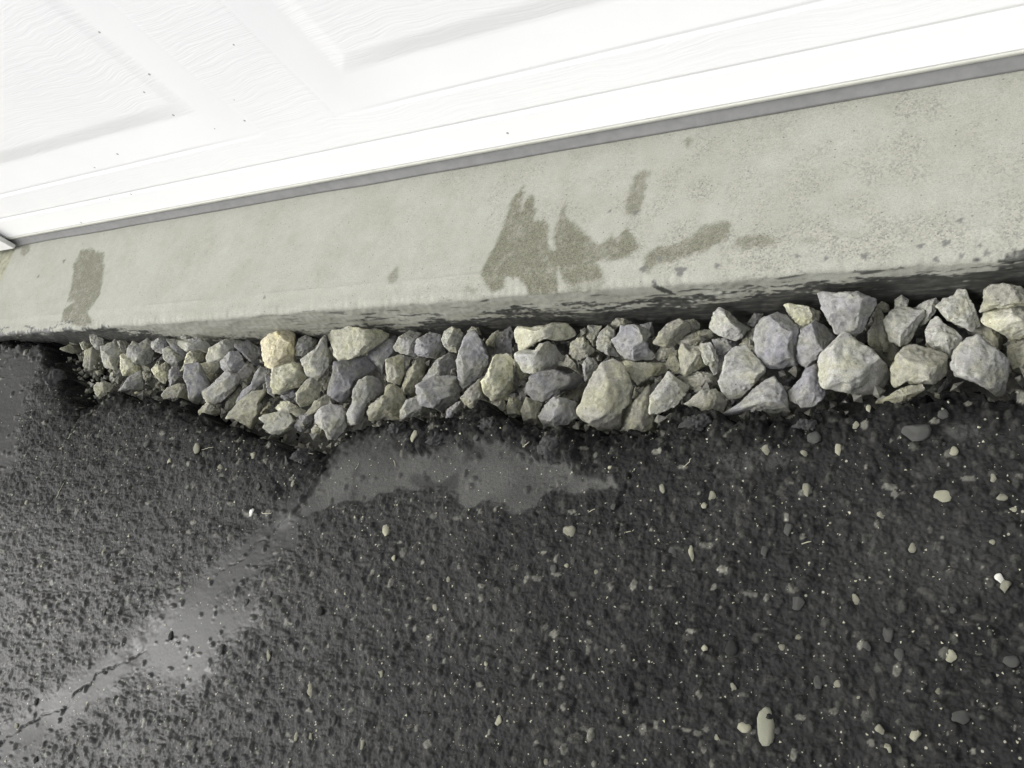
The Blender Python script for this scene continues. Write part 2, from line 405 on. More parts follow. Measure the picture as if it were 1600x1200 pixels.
    for u, v, r in spots:
        c = at(u, v, 0); dd = np.linalg.norm(c - CAM); rr = r * dd / 1400
        s = (abs(X - c[0]) < 3 * rr) & (abs(Y0 - c[1]) < 3 * rr)
        ang = np.arctan2(Y0[s] - c[1], (X[s] - c[0])); q = rr * (1 + 0.28 * np.sin(ang * 3 + u) + 0.15 * np.sin(ang * 5 + v))
        stone[s] = np.maximum(stone[s], 0.9 * smooth01((q - np.hypot(X[s] - c[0], Y0[s] - c[1])) / 0.0012 + 0.5))
    # tar smeared over the front face
    pxs = [0, 100, 150, 200, 260, 400, 500, 600, 700, 800, 900, 1000, 1100, 1200, 1300, 1400, 1500, 1560, 1600]
    frs = [0.0, 0.02, 0.05, 0.45, 0.98, 0.94, 0.86, 0.66, 0.68, 0.64, 0.60, 0.55, 0.49, 0.43, 0.39, 0.37, 0.34, 0.16, 0.05]
    xw = [at(p, 525 - p * 0.077, 0)[0] for p in pxs]
    lev = np.interp(X, xw, frs)
    t = (0.003 - Z0) / 0.062                # 0 at the arris, 1 where the stones begin
    t = t + np.where(Y0 > 0.0005, -Y0 * 22, 0); AL = Y0 - Z0
    streak = perlin(X * 14, AL * 60, 3.0) * 0.26 + perlin(X * 50, AL * 230, 3.5) * 0.26 + perlin(X * 210, AL * 500, 3.7) * 0.22
    tar = smooth01((t - lev + streak) / 0.13 + 0.4) * (t > -0.25)
    flecks = smooth01((perlin(X * 26, Z0 * 210, 12.0) - 0.36) / 0.10) * (t > 0.1) * (t < lev + 0.3) * smooth01((X + 0.95) / 0.4)
    tar = np.maximum(tar * 0.97, flecks * 0.85)
    for p, w in [([(1010, 440), (1022, 436), (1034, 446), (1042, 460), (1030, 458), (1018, 450)], 0.95), ([(1585, 402), (1600, 398), (1600, 420), (1580, 418)], 0.9), ([(640, 492), (652, 490), (660, 494), (648, 497)], 0.8)]:
        wp = np.array([at(u, v, 0)[:2] for u, v in p])
        sd = poly_sd(wx, np.where(Y0 > 0.001, wy, Y0 + (Z0 + 0.007) * 0.75), wp)
        tar = np.maximum(tar, w * smooth01(sd / 0.0015 + 0.5))
    tar = np.where(Y0 > 0.05, 0, tar)
    dirt = np.clip((t - 0.15) * 0.7 + perlin(X * 22, Z0 * 90, 7.0) * 0.5, 0, 0.75) * (~top)
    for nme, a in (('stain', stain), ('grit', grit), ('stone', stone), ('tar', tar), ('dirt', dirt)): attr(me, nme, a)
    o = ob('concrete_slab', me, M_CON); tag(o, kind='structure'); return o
slab()
pad = box('concrete_pad', -3.2, SLAB_L - 0.006, -0.005, 0.30, -0.16, -0.006, M_PAD, None, 0.006); tag(pad, kind='structure')

# ------------------------------------------------------------------ broken asphalt driveway
ZA_X = [-3, -1.34, -1.20, -1.05, -0.85, 2]
ZA_Z = [-0.008, -0.010, -0.020, -0.033, -0.040, -0.040]
def za(x): return np.interp(x, ZA_X, ZA_Z)
def atg(u, v, dz=0.0):                     # a point of the photograph on the driveway
    z = -0.035
    for _ in range(6):
        p = at(u, v, z + dz); z = float(za(p[0]))
    return at(u, v, z + dz)
def W(pts): return np.array([atg(u, v)[:2] for u, v in pts])

EDGE = [(-60, 532), (0, 538), (55, 543), (70, 545), (72, 562), (90, 585), (104, 622), (125, 640), (150, 630), (165, 621), (190, 614), (235, 622), (275, 628), (300, 645), (330, 660), (370, 672), (400, 688), (440, 697), (475, 705), (500, 712), (522, 694), (545, 674), (600, 662), (640, 662), (680, 660), (720, 648), (750, 640), (800, 656), (830, 666), (860, 672), (900, 668), (920, 665), (960, 676), (1000, 672), (1030, 668), (1060, 648), (1090, 640), (1110, 650), (1150, 655), (1190, 645), (1230, 655), (1260, 648), (1300, 648), (1340, 642), (1370, 641), (1390, 632), (1430, 622), (1480, 620), (1530, 620), (1570, 622), (1600, 618), (1700, 616)]
SMOOTH = [(460, 806), (470, 780), (500, 740), (520, 702), (545, 680), (600, 668), (632, 672), (636, 705), (660, 712), (680, 695), (715, 690), (725, 702), (745, 688), (790, 690), (830, 712), (850, 722), (880, 715), (900, 745), (955, 745), (965, 760), (930, 765), (900, 770), (850, 770), (830, 795), (800, 805), (780, 790), (750, 785), (730, 800), (700, 770), (660, 765), (610, 765), (570, 780), (530, 785), (490, 802)]
LIP = [(640, 670), (720, 652), (770, 650), (850, 672), (890, 672), (905, 700), (900, 735), (880, 712), (850, 720), (830, 708), (790, 686), (745, 684), (715, 688), (680, 692), (660, 708), (640, 700)]
POOL = [(205, 1018), (235, 985), (255, 960), (300, 935), (345, 925), (385, 930), (415, 945), (395, 985), (350, 1010), (335, 1050), (300, 1090), (250, 1075), (215, 1060)]
BAND = [(455, 810), (415, 850), (360, 900), (310, 935), (250, 985), (205, 1030), (120, 1090), (40, 1140), (-40, 1190)]
CRACK = [(225, 1018), (213, 1026), (180, 1040), (150, 1060), (125, 1082), (100, 1108), (75, 1110), (50, 1126), (25, 1145), (0, 1165), (-40, 1195)]
CRACK2 = [(448, 806), (436, 822), (420, 842), (400, 852), (388, 862), (360, 882), (330, 905)]
BLOCK = [(-40, 536), (66, 548), (62, 575), (50, 600), (34, 680), (22, 740), (-40, 760)]
CORNER = [(-40, 1150), (70, 1120), (90, 1150), (40, 1200), (-40, 1240)]

gx = [-1.42]
while gx[-1] < 0.06: gx.append(gx[-1] + 0.00105 + 0.0009 * min(1, max(0, -gx[-1] - 0.25)))
GX = np.concatenate([-1.42 - np.geomspace(0.01, 24, 30)[::-1], gx, 0.06 + np.geomspace(0.01, 24, 30)])
GY = np.concatenate([-0.57 - np.geomspace(0.01, 24, 30)[::-1], np.arange(-0.57, 0.0, 0.00115), [0.004, 0.02]])
def driveway():
    X, Y = np.meshgrid(GX, GY, indexing='ij')
    near = (X > -1.45) & (X < 0.1) & (Y > -0.6)
    PX = perlin(X * 70, Y * 70, 1.0) + perlin(X * 260, Y * 260, 1.4) * 0.5
    PY = perlin(X * 70, Y * 70, 2.0) + perlin(X * 260, Y * 260, 2.4) * 0.5
    def sd(p, wx=0.004):
        w = W(p); out = np.full(X.shape, -1.0)
        i0, i1 = np.searchsorted(GX, [w[:, 0].min() - 0.06, w[:, 0].max() + 0.06]); j0, j1 = np.searchsorted(GY, [w[:, 1].min() - 0.06, w[:, 1].max() + 0.06])
        q = np.s_[i0:i1, j0:j1]
        out[q] = poly_sd(X[q] + PX[q] * wx, Y[q] + PY[q] * wx, w); return out
    patch = smooth01(sd(SMOOTH, 0.004) / 0.005 + 0.5)
    lip = smooth01(sd(LIP, 0.003) / 0.008 + 0.5)
    pool = smooth01(sd(POOL, 0.010) / 0.04 + 0.45)
    block = smooth01(sd(BLOCK, 0.016) / 0.022 + 0.4)
    corner = smooth01(sd(CORNER, 0.008) / 0.02 + 0.5)
    db = line_d(X + perlin(X * 30, Y * 30, 3.0) * 0.008, Y + perlin(X * 30, Y * 30, 4.0) * 0.008, W(BAND))
    band = np.exp(-(db / 0.027) ** 4)
    sheen = smooth01((-X - 0.25) / 0.6) * smooth01((-Y - 0.12) / 0.25)                      # the sealer lies thicker towards the left
    sealed = np.clip(np.maximum.reduce([pool, block * 0.95, corner * 0.7, band * 0.97]), 0, 1)
    amp = (1 - 0.86 * patch) * (1 - 0.88 * sealed) * (1 - 0.55 * sheen)
    Z = za(X) + perlin(X * 4, Y * 4, 5.0) * 0.0035 + perlin(X * 15, Y * 15, 6.0) * 0.0022 * (1 - 0.6 * sealed)
    Z = Z + np.minimum(Y + 0.15, 0) * 0.0
    Z = Z + amp * (perlin(X * 60, Y * 60, 7.0) * 0.0011 + perlin(X * 150, Y * 150, 8.0) * 0.0010 + perlin(X * 340, Y * 340, 9.0) * 0.0012)
    Z = Z - patch * 0.0025 + lip * (0.008 + 0.007 * perlin(X * 80, Y * 80, 3.1) + 0.004 * perlin(X * 220, Y * 220, 3.2))
    lvl = Z[np.searchsorted(GX, W([(300, 985)])[0, 0]), np.searchsorted(GY, W([(300, 985)])[0, 1])]
    Z = Z + (lvl - Z) * pool * 0.9
    pale = np.zeros(X.shape)
    # coarse aggregate standing proud of the binder
    n = 34000
    bx = RNG.uniform(-1.40, 0.05, n); by = RNG.uniform(-0.56, -0.01, n)
    br = 0.0009 + 0.0029 * RNG.random(n) ** 2.4
    br[:260] = RNG.uniform(0.0026, 0.0046, 260)
    bsel = RNG.random(n); bp = RNG.random(n)
    ii = np.searchsorted(GX, bx); jj = np.searchsorted(GY, by)
    for k in range(n):
        i, j = ii[k], jj[k]
        keep = 1 - 0.93 * max(patch[i, j] * 0.95, sealed[i, j])
        if bsel[k] > keep: continue
        w = int(br[k] / 0.00105) + 2
        a, b_, c, d = max(i - w, 0), i + w + 1, max(j - w, 0), min(j + w + 1, len(GY))
        ex = 1.0 + 0.35 * math.sin(k)
        q = 1 - (((X[a:b_, c:d] - bx[k]) * ex) ** 2 + ((Y[a:b_, c:d] - by[k]) / ex) ** 2) / br[k] ** 2
        h = np.sqrt(np.clip(q, 0, 1)) * br[k] * (0.75 if bp[k] < 0.7 else 0.45)
        Z[a:b_, c:d] = np.maximum(Z[a:b_, c:d], Z[i, j] * 0.35 + Z[a:b_, c:d] * 0.65 + h)
        if 0.40 < bp[k] <= 0.955:
            pale[a:b_, c:d] = np.maximum(pale[a:b_, c:d], (q > 0.02) * (0.02 + 0.20 * (bp[k] * 37 % 1) ** 2))
        if bp[k] > 0.955:
            pale[a:b_, c:d] = np.maximum(pale[a:b_, c:d], (q > 0.05) * (0.35 + 0.65 * bsel[k] / max(keep, .01)))
    # small craters where aggregate has popped out
    for k in range(420):
        x, y, r = RNG.uniform(-1.3, 0.03), RNG.uniform(-0.5, -0.12), RNG.uniform(0.0015, 0.004)
        i, j = np.searchsorted(GX, x), np.searchsorted(GY, y); w = int(r / 0.00105) + 2
        a, b_, c, d = i - w, i + w + 1, j - w, min(j + w + 1, len(GY))
        q = np.clip(1 - ((X[a:b_, c:d] - x) ** 2 + (Y[a:b_, c:d] - y) ** 2) / r ** 2, 0, 1)
        Z[a:b_, c:d] -= q * r * 0.6 * amp[i, j]
    # cracks
    jx = perlin(X * 120, Y * 120, 11.0) * 0.0035 + perlin(X * 40, Y * 40, 11.0) * 0.006
    jy = perlin(X * 120, Y * 120, 12.0) * 0.0035 + perlin(X * 40, Y * 40, 12.0) * 0.006
    crk = np.zeros(X.shape)
    for c, dep, wd in ((CRACK, 0.0038, 0.0008), (CRACK2, 0.0016, 0.0010),
                       ([(505, 716), (496, 745), (480, 770), (460, 800)], 0.002, 0.0015),
                       ([(126, 640), (116, 662), (110, 678)], 0.004, 0.0014),
                       ([(232, 690), (222, 706), (218, 720)], 0.004, 0.0018), ([(300, 690), (320, 715), (330, 745)], 0.003, 0.0016),
                       ([(405, 715), (425, 745), (440, 770)], 0.004, 0.0018), ([(985, 735), (972, 765), (968, 830)], 0.004, 0.0016)):
        v = np.exp(-(line_d(X + jx, Y + jy, W(c)) / wd) ** 2) * np.clip(0.75 + perlin(X * 50, Y * 50, 13.0) * 1.2, 0.1, 1)
        crk = np.maximum(crk, v); Z = Z - v * dep
    # the broken edge along the stone-filled gap
    we = W(EDGE); we = we[np.argsort(we[:, 0])]
    ye = np.interp(X, we[:, 0], we[:, 1])
    ye = np.where(X < we[0, 0], we[0, 1], ye)
    ye = ye + perlin(X * 45, 0.7, Y * 30) * 0.009 + perlin(X * 150, Y * 110, 2.7) * 0.006
    e = ye - Y
    crumb = np.exp(-np.clip(e, 0, 1) / 0.016) * (1 - 0.8 * block)
    Z = Z + crumb * (perlin(X * 95, Y * 95, 21.0) * 0.0055 + perlin(X * 240, Y * 240, 22.0) * 0.0038 - 0.0015)
    drop = np.clip(-e, 0, None)
    fallz = Z - np.minimum(drop * (7.0 - 5.7 * smooth01((-X - 1.04) / 0.10)), 0.062) + (drop > 0) * (perlin(X * 70, Y * 70, 31.0) * 0.010 + perlin(X * 190, Y * 190, 32.0) * 0.005) * smooth01(drop / 0.004)
    Z = np.where(e < 0, fallz, Z)
    # far sheet: calm
    Z = np.where(near, Z, za(X))
    Z = np.where((Y > -0.001) & (X > SLAB_L - 0.01), np.minimum(Z, -0.012), Z)
    V = np.stack([X, Y, Z], -1).reshape(-1, 3)
    me = mesh_from('driveway', V, grid_faces(len(GX), len(GY)))
    broken = np.clip((e < 0.004) * 1.0 + crumb, 0, 1) * (1 - block)
    dust = np.clip(patch * (0.85 + 0.4 * perlin(X * 25, Y * 25, 41.0)) + 0.25 * np.clip(perlin(X * 12, Y * 12, 42.0), 0, 1) * (1 - sealed), 0, 1)
    dust = np.clip(dust - 0.5 * patch * smooth01((perlin(X * 32, Y * 32, 44.0) - 0.34) / 0.2), 0, 1)
    for pl, w in (([(1405, 676), (1430, 664), (1448, 662), (1455, 680), (1430, 686)], 0.6), ([(1470, 670), (1510, 662), (1545, 668), (1530, 684), (1490, 684)], 0.45),
                  ([(1120, 715), (1150, 700), (1200, 700), (1245, 708), (1230, 730), (1160, 745), (1130, 735)], 0.4), ([(1420, 735), (1450, 722), (1460, 735), (1430, 745)], 0.35),
                  ([(430, 812), (455, 802), (465, 808), (445, 830), (432, 828)], 0.6)):
        dust = np.maximum(dust, w * smooth01(sd(pl) / 0.008 + 0.5))
    rough = 0.63 - 0.05 * sealed - 0.06 * pool - 0.13 * sheen + 0.06 * corner + 0.10 * patch + 0.25 * broken
    attr(me, 'dust', dust * (1 - broken * 0.8)); attr(me, 'pale', pale * (1 - crk)); attr(me, 'rough', np.clip(rough, 0.34, 0.95)); attr(me, 'relief', np.clip(np.maximum(amp, patch * 0.45 * (1 - sealed)), 0.04, 1))
    o = ob('driveway', me, M_ASP); tag(o, kind='structure')
    return o, Z
DRIVE, ZG = driveway()
def ground_z(x, y):
    i = min(max(np.searchsorted(GX, x), 1), len(GX) - 1); j = min(max(np.searchsorted(GY, y), 1), len(GY) - 1)
    return float(ZG[i, j])

# ------------------------------------------------------------------ garage door
def door_section(z0, z1, first=False):
    xs = np.concatenate([np.arange(-1.47, 0.05, 0.0022), np.arange(0.05, 1.03, 0.006)])
    zs = np.concatenate([np.arange(z0, z0 + 0.20, 0.0016), np.arange(z0 + 0.20, z1 - 0.10, 0.006), np.arange(z1 - 0.10, z1 + 0.0005, 0.003)])
    X, Z = np.meshgrid(xs, zs, indexing='ij')
    zz = Z - z0
    dep = np.zeros(X.shape)
    dep -= 0.0016 * np.exp(-((zz - 0.041) / 0.0016) ** 2)                 # pressed line along the bottom rail
    dep += 0.0010 * smooth01((zz - 0.041) / 0.004) * smooth01((0.049 - zz) / 0.003) * 0
    bare = np.zeros(X.shape)
    for a, b_ in ((-1.43, -0.740), (-0.632, 0.060), (0.168, 0.86)):
        e = np.minimum.reduce([X - a, b_ - X, zz - 0.085, (z1 - z0 - 0.070) - zz])
        side = np.minimum(X - a, b_ - X)
        p = (0.10 + 0.90 * smooth01((side - 0.01) / 0.13)) * np.interp(e, [-0.004, -0.0012, 0.0, 0.0016, 0.004, 0.048, 0.051, 0.067, 0.071, 1], [0, 0, -0.0014, -0.0014, -0.0006, -0.0026, -0.0026, -0.0004, 0, 0])
        dep += p
        bare = np.maximum(bare, smooth01(e / 0.003) * smooth01((0.050 - e) / 0.003))
    dep += 0.0022 * smooth01((0.004 - zz) / 0.004) * 0
    grain = 1 - 0.92 * bare
    grain = np.where(zz < 0.042, 0.30, grain)
    V = np.stack([X, YD - dep, Z], -1).reshape(-1, 3)
    nx, nz = len(xs), len(zs)
    Fq = grid_faces(nx, nz)
    # rim to give the section its thickness
    rim = np.concatenate([np.arange(nx) * nz, (nx - 1) * nz + np.arange(1, nz), (np.arange(nx - 2, -1, -1)) * nz + nz - 1, np.arange(nz - 2, 0, -1)])
    back = V[rim].copy(); back[:, 1] = YD + 0.045
    k = len(V) + np.arange(len(rim)); V = np.concatenate([V, back])
    r2, k2 = np.roll(rim, -1), np.roll(k, -1)
    Fq = np.concatenate([Fq, np.stack([rim, k, k2, r2], -1)])
    me = mesh_from('door_section', V, Fq)
    attr(me, 'grain', np.concatenate([grain.ravel(), np.zeros(len(rim))]))
    return me
gd = link(bpy.data.objects.new('garage_door', None)); gd.location = (-0.22, YD, 0)
tag(gd, 'white embossed raised-panel garage door above the concrete slab', 'garage door', kind='thing')
def under(o):
    o.parent = gd; o.matrix_parent_inverse = Matrix.Translation(-Vector(gd.location)); return o
SEC = 0.53
for k in range(4):
    me = door_section(0.0195 + k * SEC, 0.0195 + (k + 1) * SEC - 0.002, k == 0)
    under(ob('door_section', me, M_DOOR))
def strip(name, prof, x0, x1, mat, step=0.02, wob=0.0):
    xs = np.arange(x0, x1 + 1e-6, step); prof = np.array(prof, float)
    X, k = np.meshgrid(xs, np.arange(len(prof)), indexing='ij')
    Y, Z = prof[k, 0] + wob * perlin(X * 9, k * 0.3, 1.0), prof[k, 1]
    Z = np.where(Z > 0.003, Z + wob * perlin(X * 5, 2.0), Z)
    V = np.stack([X, Y, Z], -1).reshape(-1, 3)
    return ob(name, mesh_from(name, V, grid_faces(len(xs), len(prof), True)), mat)
under(strip('retainer', [(YD + 0.04, 0.0202), (YD + 0.003, 0.0198), (YD + 0.0004, 0.0194), (YD - 0.0004, 0.0186), (YD - 0.0004, 0.0150), (YD + 0.002, 0.0143), (YD + 0.03, 0.0143)], -1.465, 1.02, M_ALU))
under(strip('bottom_seal', [(YD + 0.03, 0.0158), (YD + 0.0030, 0.0156), (YD + 0.0015, 0.0135), (YD + 0.0002, 0.007), (YD - 0.0022, 0.003), (YD - 0.003, 0.0008), (YD + 0.001, -0.0012), (YD + 0.03, -0.0012)], -1.465, 1.02, M_SEAL, 0.01, 0.0008))

# door frame and house wall around the opening
jl = box('door_stop', -1.47, -1.392, YD - 0.0105, YD - 0.0035, 0.0045, 2.16, M_TRIM, None, 0.0012)
tag(jl, 'white vinyl stop moulding standing at the left end of the garage door', 'door trim', kind='thing')
hw = link(bpy.data.objects.new('house_wall', None)); hw.location = (-2.2, YD + 0.03, 0)
tag(hw, 'pale house wall around the garage door opening', 'wall', kind='thing')
def under_h(o):
    o.parent = hw; o.matrix_parent_inverse = Matrix.Translation(-Vector(hw.location)); return o
for k in range(22):
    z = 0.12 + k * 0.12
    if z < 2.16:
        under_h(box('siding_board', -4.2, -1.475, YD - 0.004 + 0.0, YD + 0.05, z, z + 0.117, M_SIDE, None, 0.003))
        under_h(box('siding_board', 1.035, 3.6, YD - 0.004, YD + 0.05, z, z + 0.117, M_SIDE, None, 0.003))
    else:
        under_h(box('siding_board', -4.2, 3.6, YD - 0.006, YD + 0.05, z, z + 0.117, M_SIDE, None, 0.003))
under_h(box('foundation', -4.2, -1.475, YD + 0.002, YD + 0.06, -0.10, 0.119, M_PAD))
under_h(box('foundation', 1.36, 3.6, YD + 0.002, YD + 0.06, -0.10, 0.119, M_PAD))

# ------------------------------------------------------------------ crushed limestone in the gap
# picture windows used to note down where each stone lies: (x0, y0, scale)
REG = {0: (0, 480, .2625), 1: (130, 510, .125), 2: (300, 510, .15), 3: (480, 500, 1 / 6), 4: (660, 500, .1584), 5: (840, 490, 1 / 6), 6: (1020, 470, .175), 7: (1200, 440, .1916), 8: (1380, 430, .2), 9: (0, 0, 1)}
SAT = 0.66
HUE = {'G': (.335, .332, .334), 'D': (.215, .212, .214), 'C': (.47, .465, .40), 'B': (.37, .36, .265), 'Y': (.57, .555, .385), 'W': (.72, .64, .39), 'M': (.385, .38, .34)}
WORD = {'G': 'lilac-grey', 'D': 'dark grey', 'C': 'pale buff', 'B': 'khaki', 'Y': 'cream', 'W': 'warm yellow', 'M': 'grey and khaki mottled'}
